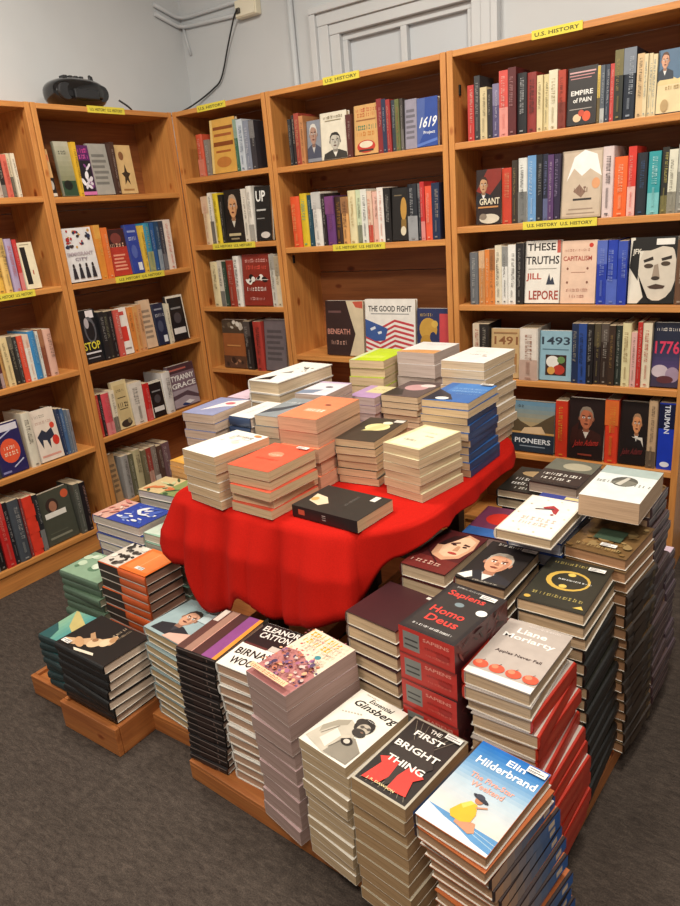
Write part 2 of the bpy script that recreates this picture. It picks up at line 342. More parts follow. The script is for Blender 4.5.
def cover_art(k, c='888888'):
    L = lambda a, b, t: mixhex(a, b, t)
    A = {
    'empire': [('r',.06,.9,.94,.925,'d8a8a8'),('r',.06,.85,.9,.868,'c88a8a'),('r',.1,.8,.8,.815,'c88a8a'),('t','EMPIRE',.5,.56,.74,.085,'f2efe8'),('t','of PAIN',.52,.43,.62,.08,'f2efe8'),('e',.68,.14,.14,.09,'e05a34'),('e',.36,.12,.14,.07,'e8c8a0'),('e',.5,.2,.1,.06,'c84a30'),('r',.1,.27,.85,.285,'a8a098')],
    'portrait_cream': [('r',0,0,1,.5,'e6cfa0'),('p',[(0,.5),(.3,.62),(.7,.52),(1,.56),(1,.45),(0,.45)],'e0c890')]+portrait(.24,.83,.14,'d8a080','5a3a26','2a3440')+[('w',.6,.4,.6,.06,'a88a50'),('w',.85,.82,.16,.09,'f0f0f0'),('e',.3,.12,.14,.1,'b89a6a')],
    'grant': [('p',[(0,.62),(.45,1),(1,1),(1,.8),(.5,.5)],'8a2a1e')]+portrait(.3,.72,.16,'c89a72','3a2418','1c1c24')+[('t','GRANT',.55,.42,.8,.12,'e8dcc0'),('r',.1,.3,.9,.33,'c88a50'),('e',.55,.1,.4,.09,'d8ccb8'),('e',.3,.14,.15,.06,'8a7a6a')],
    'mountain': [('r',.04,.03,.96,.97,'cdb9a2'),('p',[(.12,.55),(.3,.9),(.55,1),(.85,.92),(.98,.6),(.7,.72),(.5,.62),(.3,.74)],'f6f4f0'),('p',[(.3,.4),(.45,.5),(.6,.38),(.5,.3)],'8a6a58'),('w',.5,.42,.36,.09,'7a5a4a'),('r',.3,.26,.76,.29,'2e2624'),('r',.2,.12,.8,.14,'a08a78'),('e',.85,.5,.1,.08,'e0a070'),('r',.15,.06,.85,.075,'a08a78')],
    'truths': [('t','THESE',.46,.9,.8,.12,'2a2626'),('t','TRUTHS',.5,.69,.94,.13,'2a2626'),('r',.9,.8,1,1,'c85a4a'),('t','JILL',.26,.42,.44,.13,'b84a3a'),('t','LEPORE',.55,.13,.84,.15,'a84838'),('p',[(.62,.3),(.7,.48),(.74,.36),(.8,.42),(.86,.3)],'343a4a'),('r',.1,.55,.9,.56,'a09a90')],
    'capitalism': [('e',.84,.92,.06,.035,'d03a28'),('w',.45,.85,.7,.04,'a86a58'),('t','CAPITALISM',.47,.72,.8,.075,'b05040'),('e',.2,.56,.03,.02,'8a5a4a'),('e',.76,.56,.03,.02,'8a5a4a'),('l',.3,.5,.7,.5,.002,'b07a68'),('e',.2,.34,.03,.02,'8a5a4a'),('e',.76,.34,.03,.02,'8a5a4a'),('w',.48,.22,.6,.05,'c08a78'),('w',.48,.12,.4,.05,'b07060')],
    'jfk': [('r',0,0,.34,1,'e8e0d0'),('p',[(.05,.95),(.0,.55),(.2,.35),(.22,1)],'15130f'),('e',.62,.5,.42,.46,'d8cdbc'),('p',[(.16,.5),(.2,.8),(.45,.8),(.7,.86),(1,.82),(1,1),(.1,1)],'1a1612'),('p',[(.3,.66),(.5,.71),(.52,.66),(.32,.62)],'2a2018'),('p',[(.68,.68),(.9,.72),(.9,.67),(.7,.64)],'2a2018'),('e',.42,.57,.1,.035,'4a3a2c'),('e',.78,.6,.1,.035,'4a3a2c'),('p',[(.54,.58),(.62,.6),(.68,.38),(.5,.38)],'a08e7c'),('e',.58,.385,.09,.03,'3a2e24'),('p',[(.42,.26),(.6,.3),(.8,.27),(.76,.23),(.6,.22),(.48,.23)],'4a3428'),('p',[(.2,.45),(.3,.2),(.45,.06),(.5,0),(.22,0),(.34,.1)],'15130f'),('p',[(.85,.05),(1,.3),(1,0),(.6,0)],'17140f'),('t','JFK',.16,.78,.2,.1,'f0e8d8'),('r',.56,.88,.94,.97,'f2eee6')],
    'y1491': [('t','1491',.52,.76,.8,.17,'8a5a38'),('r',.1,.1,.9,.5,'a87848')]+scribble(.1,.1,.9,.5,['6a4a30','c8a070','3a2c20'],10,4)+[('r',.1,.9,.9,.93,'a07850')],
    'y1493': [('t','1493',.5,.8,.86,.16,'2c3a48'),('r',.2,.1,.84,.52,'3a2420'),('e',.42,.38,.2,.12,'e8e4dc'),('e',.62,.22,.18,.1,'b83a2c'),('e',.38,.2,.12,.08,'d8a050'),('e',.68,.42,.12,.07,'6a8a50'),('r',.1,.62,.9,.64,'5a7a8a')],
    'y1776': [('g',0,.3,1,.75,'4a3a6a','1a2038'),('t','1776',.5,.62,.86,.2,'d8365a'),('r',0,0,1,.3,'3a3048'),('e',.3,.25,.3,.1,'c8b8c0'),('e',.75,.2,.25,.12,'a08aa0'),('e',.5,.12,.3,.06,'5a2a30'),('w',.5,.9,.8,.05,'d8d0c8')],
    'pioneers': [('g',0,.35,1,1,'c89a5a','6a90a8'),('p',[(0,.75),(.2,.6),(.45,.5),(.6,.56),(.8,.68),(1,.78),(1,.4),(0,.4)],'5a4a34'),('p',[(.3,.48),(.7,.52),(.8,.38),(.2,.36)],'d8b890'),('r',0,0,1,.36,'26303c'),('t','PIONEERS',.5,.22,.84,.1,'e4e6ea'),('r',.2,.1,.8,.12,'8a94a0'),('w',.2,.9,.14,.05,'1f2c36')],
    'founder': portrait(.5,.68,.2,'b86a4a','8a7a6a','3a1c16','d8ccc0')+[('p',[(.1,.5),(.3,.62),(.25,.3),(.1,.2)],'3a1a14'),('t','John Adams',.52,.26,.7,.13,'a83028',6,.4),('r',.3,.06,.7,.09,'8a3a2a')],
    'founder2': portrait(.62,.66,.17,'d89060','a07a5a','1c1414','e0dcd4')+[('p',[(.45,.45),(.8,.4),(.9,.3),(.85,.45)],'d8cfc4'),('t','John Adams',.5,.2,.76,.13,'6a2828',6,.4)],
    'elder': portrait(.48,.66,.27,'b08a78','d8d4cc','4a4e60','c8c4c0'),
    'lincoln': portrait(.55,.38,.2,'c8c2b4','2a2622','3a3630','e8e4d8','1c1814')+[('w',.5,.9,.7,.06,'8a7a5a'),('r',.2,.82,.8,.835,'a89a7a')],
    'greater': [('w',.5,.9,.8,.08,'b83a28'),('w',.5,.8,.7,.08,'b85a28'),('w',.5,.55,.8,.1,'3a7a5a'),('r',.1,.68,.9,.71,'a06a3a'),('w',.5,.42,.7,.09,'c87a28'),('e',.5,.16,.38,.13,'c83a2a'),('e',.5,.2,.28,.07,'e8dcc0'),('r',.2,.06,.8,.1,'3a2c24')],
    'plainlines': lines(.1,.2,.9,.85,6,L(c,'202020',.35),3),
    'y1619': [('p',[(0,0),(.35,.3),(.4,1),(0,1)],L(c,'8a90b0',.35)),('t','1619',.56,.5,.78,.22,'f4f6fa',0,.3),('t','Project',.6,.28,.55,.08,'e8ecf4'),('p',[(0,0),(1,.1),(1,.16),(0,.06)],'5a7ac8')],
    'goldfig': [('e',.7,.6,.18,.22,'c09040'),('r',.55,.2,.85,.4,'8a6a30'),('e',.68,.18,.16,.09,'e0d4b8'),('r',.15,.85,.6,.87,'7a6a50')],
    'oldtype': [('r',.12,.8,.9,.86,'8a4a20'),('r',.15,.68,.85,.73,'a86030'),('r',.12,.5,.9,.58,'8a4a20'),('r',.2,.38,.8,.42,'a86030'),('e',.5,.2,.3,.1,'c07a38'),('r',0,0,.1,1,'e8c880')],
    'oldman': portrait(.45,.68,.24,'d8a070','b8a088','241c18','d8d0c0')+[('r',.15,.12,.8,.17,'c8b890'),('r',.25,.05,.7,.08,'a09070')],
    'up': [('t','UP',.4,.82,.62,.2,'f4f4f0'),('r',.1,.55,.7,.58,'c8c8c4'),('e',.6,.1,.3,.06,'d8d0c8'),('r',.1,.4,.6,.42,'8a8a88')],
    'maroon': [('w',.5,.88,.76,.07,'e0a8a0'),('w',.5,.75,.7,.08,'e85a4a')]+scribble(.1,.42,.9,.62,['f0ece4','1a1616'],12,5,.04,.1)+[('w',.5,.33,.7,.08,'f0e4dc'),('r',.1,.5,.9,.51,'f0ece4'),('w',.5,.14,.5,.06,'e8b0a8')],
    'brownphoto': [('r',0,.72,1,1,'4a3a2c')]+scribble(0,.75,1,1,['c8beb0','e0d8cc','6a5a48'],8,2,.05,.1)+[('r',0,0,1,.25,'5a3a28')]+scribble(0,0,1,.25,['a87858','3a2418'],8,3,.05,.1)+[('r',.2,.45,.8,.48,'c88a50')],
    'tanphoto': [('r',0,.05,1,.4,'1e1a1c'),('e',.5,.24,.3,.1,'c8c0b4'),('e',.8,.82,.12,.08,'d86a40'),('r',0,0,1,.07,'e8dcc8')],
    'greenlow': [('r',0,0,1,.28,'2e4a34'),('g',0,.28,1,1,'8a8a6a','b8b4a0'),('e',.4,.2,.3,.09,'141a14'),('w',.5,.8,.6,.07,'5a5a4a')],
    'purple': [('w',.5,.9,.86,.09,'d84a9a'),('w',.5,.78,.8,.09,'e060a8'),('r',.05,.06,.95,.7,'1e1a24')]+scribble(.05,.06,.95,.68,['e0d8e0','f4f0f4','6a5a78','8a4a8a'],12,9,.06,.14)+[('r',0,0,1,.07,'d878b0')],
    'star': [('p',[(.5,.62),(.58,.45),(.75,.42),(.6,.34),(.66,.18),(.5,.28),(.34,.18),(.4,.34),(.25,.42),(.42,.45)],'3a2a1c'),('e',.4,.78,.14,.09,'8a5a38'),('r',.2,.06,.8,.1,'a87a48')],
    'people': scribble(.05,.62,.95,.97,['b03030','2a3450','c89a50','3a3034'],26,11,.03,.06)+[('t','IMMIGRANT',.5,.52,.8,.07,'b8a8b0'),('t','CITY',.5,.42,.4,.06,'8a7a88')]+[x for i in range(4) for x in (('e',.2+i*.2,.3,.035,.04,'2a2424'),('p',[(.13+i*.2,.06),(.16+i*.2,.26),(.24+i*.2,.26),(.27+i*.2,.06)],'2a2830'))],
    'redmap': [('r',0,.62,1,1,'3a1c1e'),('e',.5,.8,.28,.12,'7a3a34'),('w',.5,.66,.7,.08,'f0c0a0')]+lines(.15,.12,.85,.5,5,'e89a80',4),
    'bluecov': [('r',.15,.84,.85,.88,L(c,'ffffff',.5)),('w',.5,.72,.7,.08,L(c,'ffffff',.7)),('r',.55,.06,.9,.22,'e4e8ee'),('e',.45,.45,.25,.14,L(c,'ffffff',.18))],
    'stop': [('r',.5,.84,.9,.98,'ece4e6'),('e',.58,.62,.3,.25,'5a5a60'),('e',.58,.6,.22,.19,'15151a'),('e',.45,.75,.12,.1,'b8b0b4'),('t','STOP',.5,.32,.86,.15,'e0d040'),('r',.1,.17,.9,.2,'e0dce0'),('r',.15,.08,.8,.1,'a8a4a8')],
    'redsq': [('r',.1,.28,.75,.6,'d83a30'),('r',.1,.84,.7,.92,'c8504a'),('r',.15,.1,.8,.14,'9a8a84')],
    'blackbox': [('r',.0,0,.06,1,'e8e0d0'),('r',.94,0,1,1,'e8e0d0'),('r',0,.95,1,1,'e8e0d0'),('r',.15,.15,.85,.28,'e4e0dc'),('r',.2,.7,.8,.74,'8a8a8c'),('e',.5,.5,.22,.12,'4a4448')],
    'tanart': [('r',.15,.18,.88,.92,'cdb684'),('w',.5,.8,.5,.05,'5a5034'),('w',.5,.5,.6,.11,'3a3224'),('r',.25,.4,.78,.42,'5a5034'),('r',.25,.64,.78,.66,'5a5034'),('e',.5,.1,.36,.08,'3a3028'),('e',.7,.14,.12,.06,'8a7a5a')],
    'grace': [('r',0,.82,1,1,'4a3038'),('r',.05,.88,.7,.92,'b8645a'),('t','TYRANNY',.5,.7,.9,.13,'f6f4f0'),('t','GRACE',.5,.52,.92,.12,'f6f4f0'),('r',0,.02,1,.42,'a89aa4'),('p',[(0,.3),(.6,.36),(1,.2),(1,.12),(.5,.26),(0,.2)],'5a4650'),('e',.5,.06,.2,.04,'2a3a6a'),('p',[(.4,.1),(.6,.14),(.8,.08),(.6,.04)],'e8e4e8')],
    'horse': [('w',.35,.88,.5,.06,'a8a090'),('w',.5,.76,.7,.06,'c8a090'),('e',.8,.66,.1,.06,'e04a34'),('p',[(.1,.5),(.35,.62),(.5,.55),(.75,.62),(.8,.45),(.6,.4),(.55,.22),(.45,.4),(.3,.42),(.25,.25),(.15,.42)],'2e3446'),('e',.82,.36,.14,.1,'d83a2c'),('r',.1,.08,.9,.12,'e0a090')],
    'orangeball': [('e',.5,.45,.36,.24,'e85a38'),('w',.5,.52,.4,.08,'f8e8d0'),('w',.5,.4,.46,.08,'f8e0c0'),('r',.3,.84,.95,.97,'dcd8e0'),('l',.1,.7,.7,.85,.006,'c8c8e0'),('l',.5,.12,.9,.24,.006,'c8c8e0'),('r',.05,.04,.35,.08,'8a88b8')],
    'greencov': [('e',.4,.72,.2,.14,'3a2c28'),('e',.42,.7,.12,.1,'a8745a'),('e',.85,.86,.12,.08,'d8603c'),('r',.12,.5,.78,.6,'f0ebe0'),('r',.1,.1,.8,.14,'8a8a78'),('r',.14,.2,.7,.22,'5f6152')],
    'blackpanel': [('r',.16,.1,.5,.9,'1c1a18'),('r',.65,.3,.72,.4,'b04030'),('r',.2,.94,.8,.96,'a89a80')],
    'goodfight': [('t','THE GOOD FIGHT',.5,.84,.86,.1,'1a1a1c'),('r',.12,.745,.88,.76,'8a8a8c')]+
        [('p',[(0,.62-i*.085),(.3,.52-i*.085),(.6,.66-i*.085),(.97,.58-i*.085),(.97,.54-i*.085),(.6,.62-i*.085),(.3,.48-i*.085),(0,.58-i*.085)],'c8434a') for i in range(7)]+[('p',[(0,.66),(.3,.56),(.46,.5),(.4,.3),(.2,.28),(0,.36)],'3a5a9a'),('p',[(.1,.5),(.2,.54),(.22,.5),(.12,.46)],'dfe6f0'),('p',[(.25,.44),(.33,.46),(.34,.42),(.27,.4)],'dfe6f0')],
    'beneath': [('p',[(.55,1),(1,1),(1,0),(.62,0),(.78,.4),(.66,.7)],'d8c8a8'),('p',[(.72,.98),(.98,.99),(.98,.86),(.8,.88)],'c85a44'),('t','BENEATH',.34,.44,.6,.1,'c88a7a'),('w',.36,.24,.44,.08,'c89a8a'),('r',.08,.78,.42,.82,'6a4a48')],
    'goldmap': [('e',.35,.6,.28,.22,'c89a40'),('e',.3,.35,.2,.14,'b88a34'),('e',.5,.45,.1,.1,'26305c'),('r',.7,.1,1,.9,'c8444a'),('w',.3,.88,.4,.06,'c8a860'),('e',.55,.7,.1,.07,'d8b050')],
    }
    return A.get(k, [])

FACE_WORDS = {
 'empire':'black cover with white title and orange fruit','portrait_cream':'cream cover with a suited man at its top','grant':'dark red cover with a bearded officer',
 'mountain':'tan cover with a snowy white peak','truths':'white cover with big black and red lettering','capitalism':'pale pink cover with thin red lettering',
 'jfk':'black and white close portrait cover','y1491':'tan cover lettered 1491','y1493':'pale blue cover lettered 1493','y1776':'dark blue cover lettered 1776 in pink',
 'pioneers':'river valley cover with a dark lower band','founder':'dark portrait cover between two red spines','founder2':'dark portrait cover beside the tan spine',
 'elder':'grey photo cover of a white-haired man','lincoln':'cream cover with a grey portrait','greater':'tan cover with poster lettering','plainlines':'plain cover with faint print lines',
 'y1619':'blue cover lettered 1619','goldfig':'black cover with a gold figure','oldtype':'golden cover in old type','oldman':'black cover with an old man',
 'up':'black cover with huge white letters','maroon':'maroon cover with white lettering','brownphoto':'brown photo cover','tanphoto':'tan cover with a black photo band',
 'greenlow':'misty green-grey cover','purple':'purple cover with pink lettering','star':'tan cover with a dark star','people':'white cover dotted with little figures',
 'redmap':'red cover with dark top','bluecov':'blue cover with a white barcode box','stop':'black cover with yellow lettering','redsq':'white cover with a red square',
 'blackbox':'black cover framed in cream','tanart':'tan cover with fine black print','grace':'grey mauve cover with bold white lettering','horse':'cream cover with a dark rider and red dots',
 'orangeball':'navy cover with an orange ball','greencov':'dark green cover with a white title box','blackpanel':'cream cover with a black panel'}

NAMED = [('black','1a1a1a'),('charcoal','3a3c40'),('grey','888888'),('pale grey','c8c8c8'),('white','eeeeea'),('cream','e6dcc0'),('tan','d0a870'),('brown','6a4430'),
 ('dark brown','34261f'),('red','cc3a30'),('dark red','8a2a28'),('salmon','d8605a'),('orange','e8733a'),('yellow','e2c848'),('green','3f7050'),('dark green','2c3a2c'),('teal','2f9aa0'),
 ('blue','2f60a8'),('bright blue','2038b0'),('navy','1e2a50'),('light blue','7fa8cc'),('slate blue','55718c'),('purple','5a3a78'),('lavender','b0a0c4'),('pink','e0b0a8'),('olive','6a6a48')]
def cname(h):
    a = [int(h[i:i+2],16) for i in (0,2,4)]
    def d(b): b = [int(b[i:i+2],16) for i in (0,2,4)]; return sum((x-y)**2 for x,y in zip(a,b))
    return min(NAMED, key=lambda n: d(n[1]))[0]
ORD = ['first','second','third','fourth','fifth','sixth','seventh','eighth','ninth','tenth','eleventh','twelfth','thirteenth','fourteenth','fifteenth','sixteenth','seventeenth','eighteenth','nineteenth','twentieth','twenty-first','twenty-second','twenty-third','twenty-fourth','twenty-fifth','twenty-sixth','twenty-seventh','twenty-eighth','twenty-ninth','thirtieth']
# ---------------------------------------------------------------- the room
WALLM = plain('painted_plaster', 'c6cacd', .8, .03, 3, .05)
TRIMM = plain('painted_trim', 'c8cccf', .5, .02, 4)
def carpet():
    m, nt, b = new_mat('carpet_pile', .95, .2)
    a = noise(nt, coords(nt, (22, 60, 1)), 1.2, 6, .75, .5)
    c = ramp(nt, a, [(.28, lin('302925')), (.52, lin('473e38')), (.78, lin('5c5149'))])
    f = noise(nt, coords(nt, (240, 240, 240)), 1, 2)
    c = mulc(nt, c, ramp(nt, f, [(.3, G(.7)), (.7, G(1.15))]))
    g = noise(nt, coords(nt, (3, 3, 3)), 1, 2)
    c = mulc(nt, c, ramp(nt, g, [(.3, G(.88)), (.7, G(1.08))]))
    nt.links.new(c, b.inputs['Base Color']); bump(nt, b, f, .6, .004)
    return m
def S(name, bm, m, parent=None):
    o = obj(name, bm, m, parent)
    if not parent: tag(o, None, None, None, 'structure')
    return o
S('floor', bx(-3.4, 3.2, -2.6, 3.39, -.06, 0), carpet())
S('wall_left', bx(-3.40, -3.33, -2.6, 3.39, 0, 3.3), WALLM)
S('ceiling', bx(-3.4, 3.2, -2.6, 3.39, 3.3, 3.36), plain('ceiling_paint', 'd8d6d0', .9, .02, 3))
bm = bmesh.new()
WX0, WX1, WZ0, WZ1 = -2.227, -1.512, 1.0, 2.413
box(bm, -3.33, WX0, 3.32, 3.39, 0, 3.3); box(bm, WX1, 3.2, 3.32, 3.39, 0, 3.3)
box(bm, WX0, WX1, 3.32, 3.39, WZ1, 3.3); box(bm, WX0, WX1, 3.32, 3.39, 0, WZ0)
S('wall_back', bm, WALLM)
w = S('window_1', bx(WX0, WX1, 3.365, 3.385, WZ0, WZ1), plain('painted_over_glass', 'c6ccd2', .35, .02, 3))
bm = bmesh.new()
LAY = [(.158, .122, 3.275, .135), (.122, .058, 3.295, .104), (.058, 0, 3.308, .048)]      # outer offset, inner offset, face, top
for k, (o0, o1, y, tz) in enumerate(LAY):
    lowz = LAY[k+1][3] if k < 2 else 0
    box(bm, WX0 - o0, WX0 - o1, y, 3.32, WZ0, WZ1 + lowz, .003)
    r0, r1 = o0 * .86, o1 * .86
    box(bm, WX1 + r1, WX1 + r0, y, 3.32, WZ0, WZ1 + lowz, .003)
    box(bm, WX0 - o0, WX1 + r0, y - .004, 3.32, WZ1 + lowz, WZ1 + tz, .003)
S('window_frame', bm, TRIMM, w)
bm = bmesh.new(); box(bm, -1.891, -1.857, 3.333, 3.365, WZ0, WZ1 - .03, .003)
box(bm, WX0, WX0 + .03, 3.333, 3.365, WZ0, WZ1 - .03, .003); box(bm, WX1 - .03, WX1, 3.333, 3.365, WZ0, WZ1 - .03, .003); box(bm, WX0, WX1, 3.335, 3.365, WZ1 - .03, WZ1, .003)
S('sash', bm, TRIMM, w)
# pipe and cabling on the wall
PIPE = plain('painted_pipe', 'c4c9cd', .45, .02, 8)
bm = bmesh.new(); tube(bm, [(-2.515, 3.302, .0), (-2.515, 3.302, 3.3)], .016, 12)
tag(obj('wall_pipe', bm, PIPE), 'thin pale painted pipe running up the wall beside the window frame', 'pipe')
for dz, lab in ((0, 'lower of two pale cable conduits leading to the cream outlet box'), (.045, 'upper of two pale cable conduits passing above the cream outlet box')):
    bm = bmesh.new()
    tube(bm, [(-3.317, 3.12, 2.69 + dz), (-3.317, 3.27, 2.652 + dz), (-3.30, 3.307, 2.648 + dz), (-3.25, 3.308, 2.644 + dz), (-2.87 if dz == 0 else -2.66, 3.308, 2.625 + dz * 1.35)], .011, 10)
    c = tag(obj('cable_conduit', bm, PIPE), lab, 'conduit', 'conduits on the window wall')
    if dz == 0: 
        bm = bmesh.new(); tube(bm, [(-3.305, 3.31, 2.642), (-3.295, 3.311, 2.58), (-3.275, 3.312, 2.50)], .007, 8)
        obj('conduit_branch', bm, PIPE, c)
t = empty('outlet_box', (-2.794, 3.32, 2.597), 0, 'cream surface-mounted outlet box high on the wall', 'outlet')
obj('box_body', bx(-.075, .075, -.045, 0, 0, .085, .006), plain('cream_plastic', 'e2dcc4', .4, .02, 8), t)
obj('face_plate', bx(-.068, .068, -.05, -.045, .006, .079, .002), plain('plate_plastic', 'e8e2cc', .35, .02, 8), t)
bm = bmesh.new(); box(bm, -.055, -.03, -.062, -.05, .02, .045, .003)
obj('plug', bm, plain('dark_plug', '4a463e', .5), t)
BLK = plain('black_rubber', '202022', .5, .05, 20)
bm = bmesh.new()
tube(bm, smooth_path([(-2.837, 3.253, 2.63), (-2.885, 3.275, 2.60), (-2.965, 3.295, 2.49), (-3.05, 3.302, 2.345), (-3.13, 3.303, 2.298), (-3.25, 3.29, 2.25), (-3.30, 3.20, 2.20), (-3.26, 3.0, 2.150), (-3.20, 2.75, 2.148), (-3.10, 2.66, 2.148), (-3.06, 2.60, 2.16), (-3.07, 2.56, 2.185)], 6), .0045, 8)
tag(obj('power_cable', bm, BLK), 'thin black power cable hanging from the cream outlet box', 'cable')

# radio on the bookcase
def lathe_blob(sx, sy, sz, n1=32, n2=18, e=2.6, flat=.0):
    bm = bmesh.new(); rows = []
    sg = lambda v, p: math.copysign(abs(v) ** p, v)
    for j in range(n2 + 1):
        a = -math.pi/2 + math.pi * j / n2; row = []
        for i in range(n1):
            b = 2 * math.pi * i / n1
            row.append(bm.verts.new((sx * sg(math.cos(a), 2/e) * sg(math.cos(b), 2/e), sy * sg(math.cos(a), 2/e) * sg(math.sin(b), 2/e), max(sz * sg(math.sin(a), 2/e), -sz * .93))))
        rows.append(row)
    for j in range(n2):
        for i in range(n1):
            try: bm.faces.new((rows[j][i], rows[j][(i+1) % n1], rows[j+1][(i+1) % n1], rows[j+1][i]))
            except ValueError: pass
    bmesh.ops.remove_doubles(bm, verts=bm.verts, dist=1e-5)
    return bm
GLOSS = plain('glossy_black_plastic', '0d0d0f', .16, .0, 5, coat=.6)
DKP = plain('dark_grey_plastic', '26272a', .4, .05, 30)
t = empty('portable_radio', (-3.15, 2.372, 2.141), R(90), 'glossy black rounded portable radio on top of a bookcase', 'radio')
o = obj('radio_body', lathe_blob(.158, .095, .07), GLOSS, t, True, (0, 0, .067))
o.rotation_euler = (0, 0, 0)
bm = bmesh.new(); box(bm, -.075, .06, -.10, -.088, .035, .075, .004); obj('control_panel', bm, DKP, t)
for x in (-.112, .1):
    bm = bmesh.new(); tube(bm, [(x*.95, -.082, .066), (x*.95, -.060, .066)], .036, 24); obj('speaker_grille', bm, DKP, t)
bm = bmesh.new()
for i in range(4): box(bm, -.07 + i*.03, -.05 + i*.03, -.03, .01, .132, .145, .003)
obj('buttons', bm, DKP, t)
bm = bmesh.new(); tube(bm, [(.085, -.02, .12), (.09, -.01, .152), (.105, 0, .152), (.112, .0, .115)], .008, 8); obj('handle', bm, DKP, t)

# ---------------------------------------------------------------- bookcases
YEL = plain('yellow_label_paper', 'd4c440', .6, .03, 20)
INK = plain('label_ink', '4a4420', .7)
DARKM = plain('black_bracket', '1a1816', .5)
def bookcase(loc, rz, width, depth, shelves, label, labels=(), brackets=(), kick=.10, thin=()):
    t = empty('bookcase', loc, rz, label, 'bookcase', 'pine bookcases along the walls')
    H = 2.14; sp = .026
    for x in (0, width - sp):
        obj('side_panel', bx(x, x + sp, 0, depth, 0, H, .002), WOOD['Z'], t)
    obj('top_panel', bx(sp, width - sp, 0, depth, H - .025, H - .002, .002), WOOD['X'], t)
    bm = bmesh.new(); n = 5
    edges = [(H - .025) * i / n for i in range(n + 1)]
    for i in range(n): box(bm, sp, width - sp, depth - .012, depth, edges[i] + .0015, edges[i+1] - .0015)
    obj('back_panel', bm, BACKW, t)
    for z in shelves:
        obj('shelf', bx(sp, width - sp, .002, depth - .012, z - .026, z, .002), WOOD['X'], t)
    obj('kick_board', bx(sp, width - sp, .012, .03, 0, min(shelves) - .026, .001), WOOD['X'], t)
    for z, x0, x1, txt in labels:
        l = obj('shelf_label', bx(x0, x1, -.0035, .0015, z - .026, z + .004, 0), YEL, t)
        bm = bmesh.new(); vs, fs = glyphs(txt); w = x1 - x0
        vv = [bm.verts.new((x0 + w*.06 + a*w*.88, -.0039, z - .018 + b*.013)) for a, b in vs]
        for f in fs:
            try: bm.faces.new([vv[i] for i in f])
            except ValueError: pass
        obj('label_lettering', bm, INK, l)
    for x, y, z in brackets:
        obj('shelf_bracket', bx(x, x + .006, y, y + .014, z - .02, z + .02, .001), DARKM, t)
    return t
UH = 'U.S. HISTORY  U.S. HISTORY'
SZ = {1: [1.75, 1.35, .945, .545, .122], 2: [1.743, 1.349, .952, .57, .19], 3: [1.808, 1.459, 1.121, .764, .42, .12], 4: [1.80, 1.42, .87, .45, .12], 5: [1.799, 1.467, 1.138, .812, .475, .12]}
CASE = {1: ((-3.03, 1.06), 90, .97), 2: ((-3.03, 2.035), 90, .825), 3: ((-3.03, 2.862), 0, .648), 4: ((-2.378, 2.862), 0, .955), 5: ((-1.418, 2.86), 0, .965)}
CN = {1: 'outermost bookcase', 2: 'bookcase under the radio', 3: 'narrow corner bookcase', 4: 'bookcase under the window frame', 5: 'widest bookcase'}
LB = {1: [(1.35, .60, .80, UH)], 2: [(2.139, .296, .513, UH), (1.349, .281, .601, UH)], 3: [(2.139, .193, .392, 'U.S. HISTORY'), (1.459, .172, .479, UH)],
      4: [(2.139, .347, .542, 'U.S. HISTORY'), (1.42, .327, .622, UH)], 5: [(2.139, .353, .54, 'U.S. HISTORY'), (1.467, .321, .614, UH)]}
CL = {1: 'pine bookcase on the long wall, cut off by the picture edge', 2: 'pine bookcase on the long wall with the black radio on top',
      3: 'narrow pine bookcase standing in the corner of the room', 4: 'pine bookcase with three picture books on its deep third shelf', 5: 'widest pine bookcase, six tiers, beside the stack of hands-cover books'}
CL[5] = 'tall pine bookcase lined with the three bright blue matching spines'
for k in CASE:
    (x, y), rz, wd = CASE[k]
    br = [(.0265, .05, 2.0)] if k == 5 else ([(.0265, .05, 1.36)] if k == 4 else [])
    bookcase((x, y, 0), R(rz), wd, .29, SZ[k], CL[k], LB[k], br)

